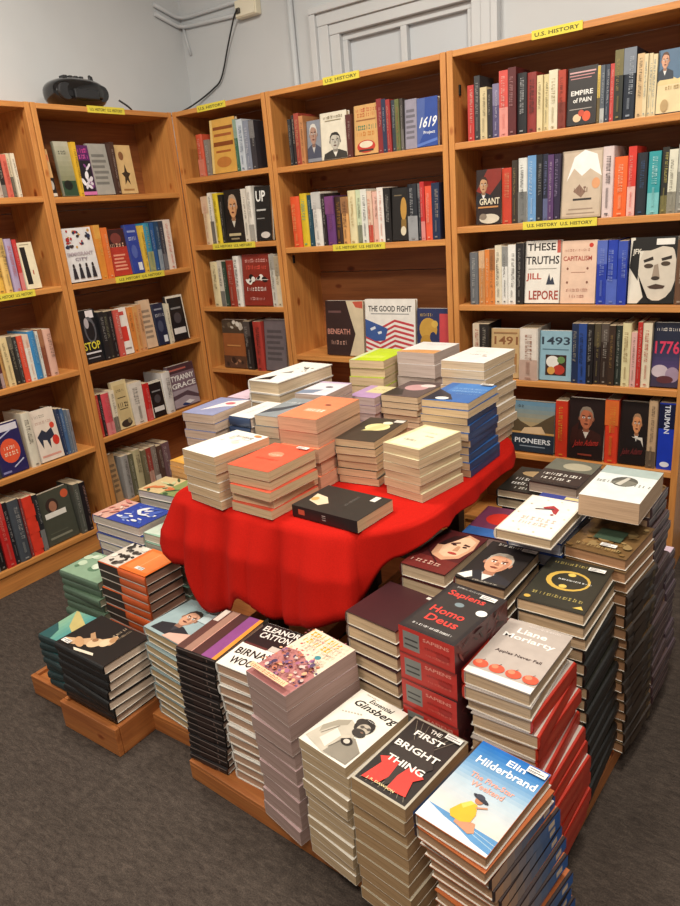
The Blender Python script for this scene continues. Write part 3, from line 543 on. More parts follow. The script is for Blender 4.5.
# ---------------------------------------------------------------- books on the shelves
SHELVES = [
 ('5A',1.799,[(-1.336,0.028,0.205,'s', 'c43b36 e8e0d0'),(-1.308,0.025,0.235,'s', '3a3a3c'),(-1.283,0.029,0.19,'s', 'd9c79c'),(-1.253,0.021,0.18,'s', '2b2526'),(-1.231,0.03,0.195,'s', '5a5278 e0dce8'),(-1.201,0.037,0.235,'s', 'd9534a'),(-1.164,0.034,0.24,'s', '5e2224 c9a0a0'),(-1.131,0.043,0.215,'s', '1d1d20 e8e8e8'),(-1.088,0.038,0.21,'s', '8f2f2a 30201e'),(-1.049,0.024,0.195,'s', 'e0cf9f'),(-1.026,0.022,0.195,'s', 'dccb98'),(-1.004,0.034,0.205,'s', 'e6dcc0 9a8a60'),(-0.97,0.028,0.2,'s', 'b5432f 5a2a20'),(-0.937,0.108,0.195,'f', '26201f', 'empire'),(-0.825,0.01,0.19,'s', 'd8b95a'),(-0.813,0.016,0.19,'s', '59616b'),(-0.797,0.016,0.19,'s', '38404f e0e0e0'),(-0.781,0.015,0.19,'s', 'c94640'),(-0.766,0.031,0.23,'s', '2c2f26 c9b060'),(-0.735,0.042,0.23,'s', '1b2433 dfe3ea'),(-0.69,0.023,0.205,'s', 'd8b98c'),(-0.666,0.014,0.2,'s', 'e0cfa6 55718c'),(-0.652,0.014,0.2,'s', 'e0cfa6 4d6a88'),(-0.638,0.014,0.195,'s', 'e3d2a8 55718c'),(-0.622,0.091,0.2,'f', '53708c', 'portrait_cream')]),
 ('5B',1.467,[(-1.31,0.111,0.215,'f', '2a1a18', 'grant'),(-1.196,0.044,0.215,'s', 'c8402a e0b080'),(-1.15,0.023,0.24,'s', '3a3026 b09a60'),(-1.125,0.039,0.245,'s', 'e2e2dc 222222'),(-1.086,0.035,0.25,'s', '6f9fd0 d8e4f0'),(-1.051,0.025,0.25,'s', '1e1e22'),(-1.024,0.022,0.25,'s', '23263a 8890c0'),(-1.003,0.023,0.245,'s', '5a3a6a'),(-0.979,0.023,0.245,'s', '2f2440 b0a0c0'),(-0.953,0.154,0.245,'f', 'b7a48d', 'mountain'),(-0.797,0.042,0.25,'s', 'e3cfcc 2a2426'),(-0.754,0.05,0.21,'s', 'f26a2c'),(-0.703,0.028,0.24,'s', 'd8382c'),(-0.673,0.038,0.215,'s', '20242c 4a6a9a'),(-0.632,0.04,0.215,'s', '2f9aa0 d8f0ee'),(-0.589,0.024,0.225,'s', '26241f e8d870'),(-0.565,0.03,0.215,'s', 'e0dcc8 605c50'),(-0.535,0.028,0.23,'s', '8a8880')]),
 ('5C',1.138,[(-1.343,0.04,0.22,'s', '6a6c70'),(-1.301,0.027,0.225,'s', 'c98a50'),(-1.272,0.022,0.23,'s', 'e0843c'),(-1.25,0.022,0.23,'s', 'e28a44'),(-1.227,0.031,0.245,'s', 'e6dcc4 2a2a2a'),(-1.196,0.026,0.24,'s', 'e8e6e0 303030'),(-1.17,0.033,0.245,'s', 'f0eee8 505050'),(-1.135,0.031,0.25,'s', '221f20'),(-1.101,0.147,0.25,'f', 'efe9df', 'truths'),(-0.951,0.141,0.245,'f', 'ecc9b0', 'capitalism'),(-0.805,0.038,0.245,'s', '1f3aa8 a8b4e0'),(-0.765,0.04,0.245,'s', '2440b0 a8b4e0'),(-0.724,0.034,0.24,'s', '1f3aa8 a8b4e0'),(-0.686,0.165,0.245,'f', '15130f', 'jfk'),(-0.519,0.035,0.235,'s', '6a4a34')]),
 ('5D',0.812,[(-1.337,0.033,0.24,'s', 'd8c8b0 a83028'),(-1.304,0.044,0.24,'s', '2a2624 e0d4c0'),(-1.256,0.135,0.215,'f', 'c8a878', 'y1491'),(-1.118,0.081,0.225,'s', 'eae0d4 8a4a34'),(-1.035,0.139,0.21,'f', '8fb4c4', 'y1493'),(-0.893,0.027,0.25,'s', '203050 c0b090'),(-0.865,0.032,0.25,'s', '2a4a90 15151a'),(-0.831,0.026,0.25,'s', '1c1a1c'),(-0.804,0.026,0.25,'s', '2a2222 b0a060'),(-0.777,0.03,0.25,'s', '33261f'),(-0.745,0.025,0.245,'s', '3a2a20 b09050'),(-0.719,0.022,0.245,'s', '27302a'),(-0.695,0.035,0.255,'s', 'e4d8a8 8a6a40'),(-0.659,0.021,0.22,'s', 'e0b0a8'),(-0.637,0.017,0.26,'s', 'c03028'),(-0.619,0.033,0.255,'s', 'e6d8bc b04030'),(-0.583,0.123,0.25,'f', '1a2038', 'y1776')]),
 ('5E',0.475,[(-1.156,0.194,0.23,'f', '4a7284', 'pioneers'),(-0.955,0.051,0.255,'s', 'd23a22 e8c040'),(-0.901,0.148,0.265,'f', '241614', 'founder'),(-0.748,0.054,0.275,'s', 'dc4026 e0b040'),(-0.69,0.106,0.265,'f', '1c1210', 'founder2'),(-0.581,0.035,0.285,'s', 'c8a884'),(-0.54,0.066,0.28,'s', '1c3ab8 e8ecf8', 'truman')]),
 ('4A',1.8,[(-2.273,0.019,0.205,'s', '2f3236'),(-2.252,0.019,0.22,'s', '3a2e2c e0d8c8'),(-2.231,0.029,0.225,'s', 'a8483a d8b080'),(-2.201,0.024,0.21,'s', 'c88a58'),(-2.173,0.082,0.18,'f', '8a8e98', 'elder'),(-2.088,0.15,0.2,'f', 'e8e0cc', 'lincoln'),(-1.937,0.029,0.18,'s', '5a2a26'),(-1.903,0.128,0.205,'f', 'd8a868', 'greater'),(-1.772,0.026,0.22,'s', '8a2a2c d8a8a0'),(-1.744,0.022,0.215,'s', '2a3450'),(-1.721,0.02,0.21,'s', 'a83634 d0c0a0'),(-1.699,0.02,0.205,'s', '384048'),(-1.678,0.02,0.205,'s', '6a7040 c06040'),(-1.657,0.014,0.205,'s', '4a4440'),(-1.64,0.059,0.195,'f', '9a94a4', 'plainlines'),(-1.578,0.098,0.19,'f', '2a4a9c', 'y1619')]),
 ('4B',1.42,[(-2.304,0.056,0.24,'s', 'e85a30 f0c080'),(-2.245,0.044,0.25,'s', 'e0c02c 2aa0c0'),(-2.199,0.026,0.24,'s', '1f4a5a'),(-2.171,0.053,0.25,'s', 'e8e4dc a0a0a0'),(-2.116,0.022,0.24,'s', '2c2628'),(-2.092,0.05,0.225,'s', '6a3a78 a05a80'),(-2.04,0.04,0.22,'s', '3a2620 e0a030'),(-1.999,0.039,0.215,'s', 'e0a868 3a2020'),(-1.958,0.043,0.24,'s', 'e8dcb0 b08a50'),(-1.913,0.027,0.24,'s', 'd0dcb8'),(-1.885,0.033,0.24,'s', 'e6e6dc 303848'),(-1.85,0.025,0.23,'s', 'e8c8b0 c04030'),(-1.824,0.026,0.225,'s', 'e8b8a8'),(-1.796,0.032,0.24,'s', 'f0e8e0 d05a40'),(-1.763,0.035,0.235,'s', '1c1818'),(-1.725,0.087,0.225,'f', '1a1614', 'goldfig'),(-1.637,0.049,0.24,'s', '22262e e0e0e0'),(-1.586,0.014,0.24,'s', '34343a'),(-1.571,0.02,0.245,'s', 'c83030'),(-1.55,0.031,0.225,'s', 'e85a3c'),(-1.518,0.037,0.235,'s', '1c2c4c d8c0a8')]),
 ('3A',1.808,[(-2.891,0.043,0.205,'s', 'd0563a'),(-2.843,0.034,0.175,'s', '8a8078'),(-2.806,0.175,0.26,'f', 'dca850', 'oldtype'),(-2.626,0.025,0.245,'s', '3f7058'),(-2.599,0.039,0.24,'s', 'c8d0d8 385070'),(-2.557,0.034,0.23,'s', '8a90a0 e0e0e8'),(-2.521,0.033,0.225,'s', '39363c')]),
 ('3B',1.459,[(-2.914,0.046,0.25,'s', 'e6cfa8 d08a80'),(-2.865,0.027,0.265,'s', 'ece6d8'),(-2.835,0.035,0.26,'s', 'e8cc30'),(-2.797,0.029,0.25,'s', '2a2824'),(-2.763,0.132,0.265,'f', '1c1815', 'oldman'),(-2.626,0.033,0.265,'s', 'e4ddd0'),(-2.591,0.035,0.275,'s', 'ebe6dc 9a9890'),(-2.552,0.104,0.265,'f', '1a1a1a', 'up')]),
 ('3C',1.121,[(-2.92,0.053,0.245,'s', 'e4d4a8'),(-2.864,0.033,0.25,'s', 'd8d0c0 2a2a2a'),(-2.829,0.025,0.245,'s', '34483a'),(-2.801,0.057,0.25,'s', 'a03a2a'),(-2.742,0.04,0.27,'s', 'ece8e0 202020'),(-2.697,0.204,0.27,'f', '8a2c20', 'maroon'),(-2.488,0.037,0.27,'s', 'd8d4c8'),(-2.448,0.032,0.26,'s', 'e0d0b0')]),
 ('3D',0.764,[(-2.915,0.173,0.275,'f', '9a5a30', 'brownphoto'),(-2.731,0.049,0.275,'s', '2a2220'),(-2.656,0.058,0.275,'s', 'b03a30 2a2020'),(-2.593,0.153,0.28,'f', '6e6468', 'plainlines')]),
 ('2A',1.743,[(2.018,0.079,0.205,'f', 'dcae74', 'tanphoto'),(2.133,0.078,0.24,'f','a09c80','greenlow'),(2.213,0.024,0.24,'s','e8b830'),(2.239,0.092,0.225,'f','5a2060','purple'),(2.317,0.112,0.235,'f', 'a8a49c', 'plainlines'),(2.432,0.026,0.245,'s', '4a3028'),(2.461,0.11,0.23,'f', 'dcb880', 'star')]),
 ('2B',1.349,[(2.027,0.221,0.25,'f', 'e4e2e2', 'people'),(2.253,0.036,0.26,'s', 'e09038 e0c870'),(2.291,0.036,0.245,'s', 'e87a38'),(2.331,0.117,0.23,'f', 'b8382c', 'redmap'),(2.452,0.074,0.245,'f', '2a409c', 'bluecov'),(2.53,0.027,0.24,'s', 'e8c048'),(2.561,0.04,0.25,'s', '3a90b0 e0b050'),(2.605,0.026,0.25,'s', '2a5a98'),(2.633,0.028,0.255,'s', '28486c'),(2.663,0.029,0.255,'s', '3a3a48'),(2.696,0.047,0.26,'s', 'ecdcd0 c84030')]),
 ('2C',0.952,[(2.061,0.118,0.26,'f', '15151a', 'stop'),(2.182,0.029,0.245,'s', '202024'),(2.213,0.027,0.24,'s', '2a2826 a0a080'),(2.242,0.027,0.24,'s', '1f1c20'),(2.272,0.034,0.24,'s', 'd05a50 e8e0d8'),(2.307,0.059,0.24,'f', 'efe9e2', 'redsq'),(2.37,0.027,0.24,'s', 'e08a40'),(2.398,0.029,0.24,'s', 'd8a060 c04030'),(2.429,0.028,0.245,'s', 'd8a070'),(2.458,0.075,0.255,'f', 'd8b898', 'plainlines'),(2.54,0.076,0.225,'f', '1c2440', 'bluecov'),(2.619,0.025,0.22,'s', 'e0d8c0'),(2.651,0.123,0.25,'f', '18161a', 'blackbox')]),
 ('2D',0.57,[(2.051,0.032,0.225,'s', 'c83a30'),(2.084,0.018,0.225,'s', '2a2024'),(2.104,0.048,0.22,'s', 'd8505a e09090'),(2.155,0.031,0.225,'s', 'ece0c8'),(2.189,0.098,0.255,'f', 'dcc898', 'tanart'),(2.29,0.082,0.23,'s', 'e4dcd0'),(2.375,0.037,0.21,'s', 'd02a28'),(2.416,0.1,0.2,'f', '1c1618', 'blackbox'),(2.519,0.061,0.235,'s', 'e0dcd8'),(2.584,0.195,0.245,'f', '7a6470', 'grace')]),
 ('2E',0.19,[(2.085,0.045,0.265,'f', 'b08a60', 'plainlines'),(2.15,0.046,0.245,'s', 'a09c98'),(2.2,0.032,0.24,'s', '6a6850'),(2.234,0.049,0.25,'s', 'c0b48c'),(2.286,0.028,0.235,'s', '7a7054'),(2.319,0.034,0.235,'s', 'a04038 e0c8b0'),(2.356,0.037,0.235,'s', '8a7a70'),(2.395,0.035,0.225,'s', '5a4038'),(2.433,0.05,0.23,'s', '7a5a60')]),
 ('1A',1.75,[(1.71,0.029,0.18,'s', 'b0402c'),(1.741,0.028,0.185,'s', 'e0d0b0'),(1.771,0.03,0.175,'s', '3a3a40'),(1.803,0.018,0.175,'s', 'c8b8a8 8a2a28'),(1.823,0.022,0.175,'s', '2a2624 e0d0c0'),(1.846,0.027,0.175,'s', 'd86a58 a03028'),(1.874,0.017,0.18,'s', 'd8c8a8'),(1.894,0.018,0.18,'s', 'e8dcc4')]),
 ('1B',1.35,[(1.628,0.03,0.24,'s', '4a5a70'),(1.66,0.029,0.24,'s', 'e8b878'),(1.691,0.045,0.235,'s', 'e8b850'),(1.738,0.034,0.235,'s', 'e8c070'),(1.778,0.035,0.23,'s', 'b0a0c0 d04a40'),(1.814,0.019,0.225,'s', 'c83a38 e0b0b0'),(1.837,0.076,0.205,'f', 'ece0c0', 'blackpanel')]),
 ('1C',0.945,[(1.559,0.017,0.225,'s', '8a3a30'),(1.577,0.017,0.225,'s', 'd8c8b0'),(1.597,0.015,0.23,'s', '34282a 804a40'),(1.613,0.016,0.225,'s', '5a2a30'),(1.63,0.014,0.225,'s', 'c89858'),(1.646,0.035,0.22,'s', 'e4cc98'),(1.682,0.027,0.22,'s', '2c2a26 d0c0a0'),(1.71,0.017,0.215,'s', '3a3836 e0e0d8'),(1.729,0.026,0.215,'s', 'e0543c'),(1.757,0.029,0.215,'s', 'e8e4d8 d0704c'),(1.787,0.036,0.225,'s', '3a88c0 9ac4e0'),(1.824,0.013,0.22,'s', 'd8d8d0'),(1.839,0.024,0.225,'s', '8a4a34 c8a070'),(1.864,0.04,0.22,'s', 'e0b09c')]),
 ('1D',0.545,[(1.443,0.067,0.265,'f', '3a3a3c', 'plainlines'),(1.516,0.133,0.24,'f', '28245a', 'orangeball'),(1.665,0.046,0.265,'s', 'e4dcc8'),(1.713,0.126,0.25,'f', 'ecdccc', 'horse'),(1.843,0.017,0.24,'s', '2a3a5c'),(1.862,0.018,0.235,'s', '4a6a94 c8d0d8'),(1.881,0.016,0.225,'s', '6a7888'),(1.899,0.015,0.22,'s', '8a8a90')]),
 ('1E',0.122,[(1.334,0.027,0.335,'s', '2a2628'),(1.363,0.031,0.32,'s', '9aa0a8'),(1.396,0.028,0.315,'s', '1e1a1c'),(1.428,0.042,0.32,'s', 'c82a28 e8a090'),(1.472,0.021,0.315,'s', '26242a'),(1.495,0.057,0.31,'s', '4a5058'),(1.555,0.012,0.305,'s', '8a3a3a'),(1.569,0.051,0.3,'s', 'e8402c 1c1a1c', 'rings'),(1.622,0.025,0.295,'s', '2a2c30'),(1.655,0.174,0.27,'f', '4a4c40', 'greencov'),(1.838,0.032,0.27,'s', '5a5c54'),(1.873,0.035,0.265,'s', '201a1e e0b0a0')]),
]

TIER = {'A': 'top', 'B': 'second', 'C': 'third', 'D': 'fourth', 'E': 'lowest visible'}
rnd = random.Random(3)
def spine_art(c1, c2, w, h, rr, special=None):
    a = []
    c2 = c2 or mixhex(c1, 'f4efe4' if sum(int(c1[i:i+2], 16) for i in (0,2,4)) < 420 else '2a2420', .75)
    st = rr.random()
    if special == 'rings': return [('r',0,.08,1,.26,'e8402c'),('r',0,.38,1,.55,'e8402c'),('r',0,.66,1,.86,'e8402c')]
    if special == 'truman': return [('r',0,.62,1,.98,'141a3c'),('t','TRUMAN',.5,.76,.42,.34,'e8ecf8',-90),('e',.5,.08,.3,.04,'e8ecf8')]
    if st < .22: a.append(('r', 0, 0, 1, rr.uniform(.25, .5), mixhex(c1, c2, rr.uniform(.3, 1))))
    elif st < .4: a.append(('r', 0, rr.uniform(.6, .75), 1, 1, mixhex(c1, c2, rr.uniform(.2, .6))))
    # title strokes running down the spine, author below
    ct = mixhex(c1, c2, .7)
    y = rr.uniform(.84, .93); end = rr.uniform(.3, .5); q = rr.uniform(.13, .22); m = rr.uniform(.35, .65)
    while y > end:
        l = rr.uniform(.008, .02)
        if rr.random() < .6: a.append(('r', m - q, y - l*.45, m + q, y, ct)); a.append(('r', m + q*.5, y - l, m + q, y, ct))
        else: a.append(('r', m - q, y - l, m - q*.45, y, ct)); a.append(('r', m - q, y - l*.3, m + q, y, ct))
        y -= l + rr.choice((.005, .006, .006, .022))
    y = end - .06
    if rr.random() < .6:
        while y > .14: a.append(('r', .4, y - .009, .6, y, mixhex(c1, c2, .5))); y -= .016
    a.append(('r', .34, .04, .66, .065, mixhex(c1, c2, .6)))
    return a
for name, z, items in SHELVES:
    k = int(name[0]); (ox, oy), rz, wd = CASE[k]
    z = z + .0005
    lo = (ox if rz == 0 else oy) + .0325; hi = lo + wd - .0605
    n = len(items)
    Mc = Matrix.Translation((ox, oy, 0)) @ Matrix.Rotation(R(rz), 4, 'Z')
    items = sorted(items); prev = lo
    for i, it in enumerate(items):
        u, w, h, kd, cols = it[:5]; art = it[5] if len(it) > 5 else None
        u1 = min(u + w, hi); 
        if i + 1 < n: u1 = min(u1, items[i+1][0] - .0012)
        u = max(u, prev + .001); w = u1 - u
        if w < .008: continue
        prev = u + w
        cc = cols.split(); c1 = cc[0]; c2 = cc[1] if len(cc) > 1 else None
        lu = u - (ox if rz == 0 else oy)
        idx = i + 1 if rz == 0 else n - i
        if k >= 4: idx = i + 1
        where = '%s from the corner end, %s shelf, %s' % (ORD[idx-1], TIER[name[1]], CN[k])
        rr = random.Random(hash((k, i, int(z*100))) & 0xffff)
        rr = random.Random(k*1000 + i*7 + int(z*100))
        inset = rnd.uniform(.012, .022)
        dark = '28' 
        if kd == 's':
            kind = 'h' if (w > .034 and rr.random() < .7) else 'p'
            dp = rr.uniform(.135, .15) if kind == 'p' else rr.uniform(.15, .165)
            me = book_meshes(kind, dp, h, w, c1, c1, c1, 'dccdac', (), spine_art(c1, c2, w, h, rr, art if art in ('rings', 'truman') else None), key=('sh', name, i))
            M = Mc @ Matrix.Translation((lu, inset, z)) @ Matrix(((0,0,1,0),(1,0,0,0),(0,1,0,0),(0,0,0,1)))
            lab = '%s book spine, %s' % (cname(c1), where)
            if art == 'truman': lab = 'thick bright blue spine lettered in white, fourth shelf up, widest bookcase'
        else:
            kind = 'h'; th = rr.uniform(.02, .034)
            me = book_meshes(kind, w, h, th, c1, mixhex(c1, '404040', .3), c1, 'e0d2b4', cover_art(art, c1), (), key=('sh', name, i))
            tilt = R(rr.uniform(3, 5))
            M = Mc @ Matrix.Translation((lu, inset + .004 + th, z + .001 + th*math.sin(tilt))) @ Matrix.Rotation(-tilt, 4, 'X') @ Matrix(((1,0,0,0),(0,0,-1,0),(0,1,0,0),(0,0,0,1)))
            M = M @ Matrix.Translation((0, math.sin(tilt)*0.0, 0))
            lab = 'book facing out, %s, %s shelf, %s' % (FACE_WORDS[art], TIER[name[1]], CN[k])
            if len(lab.split()) > 16 or art == 'plainlines': lab = '%s book facing out, %s' % (cname(c1), where)
        place_book(kind, me, M, lab, 'books on the shelves of the %s' % CN[k])
# three large picture books facing out on the deep shelf
for x0, x1, h, kd, c, lab in ((-2.165, -1.932, .275, 'beneath', '34201e', 'large dark picture book facing out with a torn parchment strip'),
                          (-1.922, -1.64, .282, 'goodfight', 'f0ece4', 'large white picture book facing out with a rippling striped flag'),
                          (-1.63, -1.462, .24, 'goldmap', '26305c', 'large navy picture book facing out with gold map shapes')):
    w = x1 - x0
    me = book_meshes('h', w, h, .022, c, c, c, 'e8dcc4', cover_art(kd, c))
    M = Matrix.Translation((x0, 2.862 + .05, .8735)) @ Matrix.Rotation(R(-4), 4, 'X') @ Matrix(((1,0,0,0),(0,0,-1,0),(0,1,0,0),(0,0,0,1)))
    place_book('h', me, M, lab, 'large picture books on the deep shelf')
# ---------------------------------------------------------------- platform, crates, display table
PZ = .066
def platform(name, x0, x1, y0, y1, z, label, group='low wooden display bases', rz=0):
    t = empty(name, ((x0+x1)/2, (y0+y1)/2, 0), R(rz), label, 'display base', group)
    a, b = (x1-x0)/2, (y1-y0)/2
    for s in (-1, 1):
        obj('side_rail', bx(-a, a, s*b - (.02 if s > 0 else 0), s*b + (.02 if s < 0 else 0), 0, z - .012, .002), CRATE['X'], t)
        obj('side_rail', bx(s*a - (.02 if s > 0 else 0), s*a + (.02 if s < 0 else 0), -b + .0205, b - .0205, 0, z - .012, .002), CRATE['Y'], t)
    obj('top_board', bx(-a, a, -b, b, z - .0118, z, .002), CRATE['X'], t)
    return t
platform('display_platform', -1.39, -.378, 1.005, 2.24, PZ, 'low pine platform under the many book piles in front of the table', rz=-3.6)
platform('display_platform', -1.70, -1.45, 1.125, 2.42, PZ, 'narrow low pine base under the pale blue portrait books')
platform('display_platform', -2.38, -1.80, 1.27, 2.05, PZ, 'low pine base under the orange and green book piles')
def crate(x0, x1, y0, y1, z, label):
    t = empty('wooden_crate', ((x0+x1)/2, (y0+y1)/2, 0), 0, label, 'crate', 'wooden crates on the carpet')
    a, b = (x1-x0)/2, (y1-y0)/2
    obj('front_board', bx(-a, a, -b, -b + .018, 0, z, .003), CRATE['X'], t)
    obj('rear_board', bx(-a, a, b - .018, b, 0, z, .003), CRATE['X'], t)
    for s in (-1, 1): obj('end_board', bx(s*a - (.018 if s > 0 else 0), s*a + (.018 if s < 0 else 0), -b + .0185, b - .0185, 0, z, .003), CRATE['Y'], t)
    obj('base_board', bx(-a + .0185, a - .0185, -b + .0185, b - .0185, z - .03, z - .012), CRATE['X'], t)
crate(-1.985, -1.693, .98, 1.195, .104, 'orange-brown wooden crate under the black statue art books')
crate(-2.245, -1.995, 1.03, 1.20, .08, 'shallow wooden crate under the short teal book pile')

# table with cloth
TX0, TX1, TY0, TY1, TZ = -1.70, -.868, 1.350, 2.36, .757
TR_ = .26
t = empty('display_table', ((TX0+TX1)/2, (TY0+TY1)/2, 0), 0, 'dark table under the red cloth, almost hidden by it', 'table')
a, b = (TX1-TX0)/2, (TY1-TY0)/2
DKW = wood('dark_table_wood', 'X', '4a3324', '2a1a12', .5, False)
bm = bmesh.new(); cs = []
for cx, cy, r_, a0 in ((-a+.10, -b+.10, .07, 180), (a-TR_-.02, -b+TR_+.02, TR_-.02, 270), (a-.29, b-.29, .26, 0), (-a+.10, b-.10, .07, 90)):
    for i in range(9): cs.append((cx + r_*math.cos(R(a0+i*11.25)), cy + r_*math.sin(R(a0+i*11.25))))
lo_ = [bm.verts.new((x, y, TZ - .035)) for x, y in cs]; hi_ = [bm.verts.new((x, y, TZ - .009)) for x, y in cs]
bm.faces.new(lo_[::-1]); bm.faces.new(hi_)
for i in range(len(cs)): bm.faces.new((lo_[i], lo_[(i+1) % len(cs)], hi_[(i+1) % len(cs)], hi_[i]))
obj('tabletop', bm, DKW, t)
for sx in (-1, 1):
    for sy in (-1, 1): 
        x, y = sx*(a-.22), sy*(b-.2)
        obj('leg', bx(x-.025, x+.025, y-.025, y+.025, PZ + .001, TZ - .0355, .003), DKW, t)
def cloth():
    bm = bmesh.new(); per = []; mark = []
    def arc(cx, cy, rad, a0, a1, n=7):
        mark.append(len(per))
        for i in range(n):
            q = R(a0 + (a1-a0)*i/(n-1)); per.append((cx+rad*math.cos(q), cy+rad*math.sin(q), math.cos(q), math.sin(q)))
    def seg(x0, y0, x1, y1, nx, ny, n):
        mark.append(len(per))
        for i in range(1, n): per.append((x0+(x1-x0)*i/n, y0+(y1-y0)*i/n, nx, ny))
    r1, r2, r3, r4 = .08, TR_, .27, .06
    arc(TX0+r1, TY0+r1, r1, 180, 270); seg(TX0+r1, TY0, TX1-r2, TY0, 0, -1, 56)
    arc(TX1-r2, TY0+r2, r2, 270, 360, 34); seg(TX1, TY0+r2, TX1, TY1-r3, 1, 0, 64)
    arc(TX1-r3, TY1-r3, r3, 0, 90, 24); seg(TX1-r3, TY1, TX0+r4, TY1, 0, 1, 20)
    arc(TX0+r4, TY1-r4, r4, 90, 180); seg(TX0, TY1-r4, TX0, TY0+r1, -1, 0, 40)
    n = len(per); NT = 24
    def lerp(q, ks):
        for (a_, va), (b__, vb) in zip(ks, ks[1:]):
            if q <= b__: 
                k = (q-a_)/(b__-a_); k = k*k*(3-2*k); return va + (vb-va)*k
        return ks[-1][1]
    def drop(i):
        if i < mark[1]: return lerp(i/mark[1], [(0, .17), (1, .22)])
        if i < mark[2]: return lerp((i-mark[1])/(mark[2]-mark[1]), [(0, .22), (.18, .345), (.38, .32), (.5, .245), (.6, .27), (.8, .30), (1, .28)])
        if i < mark[3]: return lerp((i-mark[2])/(mark[3]-mark[2]), [(0, .28), (.28, .23), (.5, .09), (1, .055)])
        if i < mark[4]: return lerp((i-mark[3])/(mark[4]-mark[3]), [(0, .07), (.2, .055), (.4, .065), (.7, .05), (1, .055)])
        if i < mark[5]: return .06
        if i < mark[7]: return lerp((i-mark[5])/(mark[7]-mark[5]), [(0, .06), (.3, .2), (1, .2)])
        return lerp((i-mark[7])/(n-mark[7]), [(0, .2), (.6, .25), (1, .17)])
    # distance round the cloth
    s = [0]
    for i in range(1, n): s.append(s[-1] + math.hypot(per[i][0]-per[i-1][0], per[i][1]-per[i-1][1]))
    top = []; rings = []
    ph = [(.75, 38, .4), (.6, 19, 1.3), (.35, 67, 2.1)]
    rings = [[] for _ in range(NT+1)]
    ds = [drop(i) for i in range(n)]
    for _ in range(4): ds = [(ds[i-1]+ds[i]*2+ds[(i+1) % n])/4 for i in range(n)]
    for i, (x, y, nx, ny) in enumerate(per):
        d = ds[i]
        f = sum(k*math.sin(w*s[i]+p) for k, w, p in ph)
        f = f/1.2
        f = 1.5*abs(math.sin(15*s[i] + 1.4*math.sin(4.3*s[i]) + .5))**.6 + .5*abs(math.sin(33*s[i] + 2))**.7 - 1.0
        for j in range(NT+1):
            q = j/NT; z = d*q
            # round the edge then fall, folds growing downwards
            r0 = .012
            out = r0*min(1, z/r0*1.0)**.5 if z < r0 else r0
            amp = .048*min(1, z/.12)
            o = out + amp*(f*.55+.55) + .01*q
            if ny < -.5: o += .02*q*q
            if nx > .5: o = out + amp*(.3*f+.3)
            # a swag in the hem: bottom curls under
            if q > .9: o -= (q-.9)*.25*(.3+abs(f)*.4)
            zz = TZ - z
            rings[j].append(bm.verts.new((x+nx*o, y+ny*o, zz + (.003*f if j > 2 else 0))))
    for j in range(NT):
        for i in range(n):
            bm.faces.new((rings[j][i], rings[j][(i+1) % n], rings[j+1][(i+1) % n], rings[j+1][i]))
    bm.faces.new(rings[0][::-1])
    bmesh.ops.recalc_face_normals(bm, faces=bm.faces)
    for f in bm.faces: f.smooth = len(f.verts) == 4
    bm.normal_update()
    me = bpy.data.meshes.new('tablecloth'); bm.to_mesh(me); bm.free()
    m, nt, b_ = new_mat('red_cloth', .9, .12)
    f = noise(nt, coords(nt, (300, 300, 300)), 1, 2)
    c_ = N(nt, 'ShaderNodeRGB'); c_.outputs[0].default_value = lin('ac160c')
    nt.links.new(mulc(nt, c_.outputs[0], ramp(nt, f, [(.3, G(.9)), (.7, G(1.08))])), b_.inputs['Base Color'])
    b_.inputs['Specular IOR Level'].default_value = .12; bump(nt, b_, f, .2, .001)
    me.materials.append(m)
    o = bpy.data.objects.new('tablecloth', me); COL.objects.link(o)
    s_ = o.modifiers.new('thickness', 'SOLIDIFY'); s_.thickness = .0015; s_.offset = 1
    tag(o, 'bright red cloth draped in folds over the display table', 'tablecloth')
cloth()

# ---------------------------------------------------------------- artwork of the stacked books
def T(s, x, y, w, h, c, *r): return ('t', s, x, y, w, h, c) + r
def W_(x, y, w, h, c): return ('w', x, y, w, h, c)
A = {}
A['statue'] = [('r',.02,.02,.98,.98,'1a1818'),('p',[(.1,.93),(.2,.97),(.27,.86),(.33,.74),(.42,.66),(.5,.5),(.62,.42),(.72,.4),(.7,.35),(.56,.3),(.46,.3),(.38,.38),(.3,.46),(.24,.6),(.14,.74),(.08,.86)],'cfa982'),('e',.36,.52,.13,.1,'dcbc96',50),('e',.46,.4,.12,.07,'e2c6a2',20),('e',.24,.72,.08,.13,'c89c72',-25),('e',.6,.36,.09,.045,'b88c64',10),('e',.15,.9,.06,.05,'dcb890'),('p',[(.38,.62),(.5,.74),(.58,.72),(.46,.58)],'b8906a'),('e',.42,.56,.05,.04,'9a6e4c',30),('p',[(.03,.62),(.08,.68),(.15,.34),(.1,.3)],'e8dcc8'),W_(.8,.42,.28,.05,'b8a48a'),W_(.8,.32,.32,.04,'a08c74')]
A['teal'] = [('g',0,0,1,1,'3a8a94','8ab89a'),('p',[(.2,0),(.7,.3),(1,.9),(1,1),(.5,.6)],'c8b878'),('p',[(0,.6),(.3,.7),(.5,1),(0,1)],'2c5a5c')]
A['bluegrey'] = [('r',0,0,1,1,'9ab0b4')]+portrait(.5,.58,.17,'cf9c80','3a3230','26272e','3a3a40','2c1c18',asp=1.05)+[('p',[(.55,.12),(.9,.28),(1,.2),(1,0),(.5,0)],'d8b0a0'),W_(.32,.88,.5,.05,'c8d4d6'),('r',.66,.6,.98,.98,'b8c8cc')]
A['stripes'] = [('r',0,0,1,.36,'e0943a'),('r',0,.1,1,.36,'8a4a86'),('r',0,.0,1,.1,'e0943a'),('r',0,.36,1,.62,'4a2c2a'),('r',0,.62,1,.8,'a07a6a'),('r',0,.8,1,1,'5a3a34'),('r',.7,.84,.98,.98,'cfc4ba'),('r',0,.595,1,.615,'d8a090')]
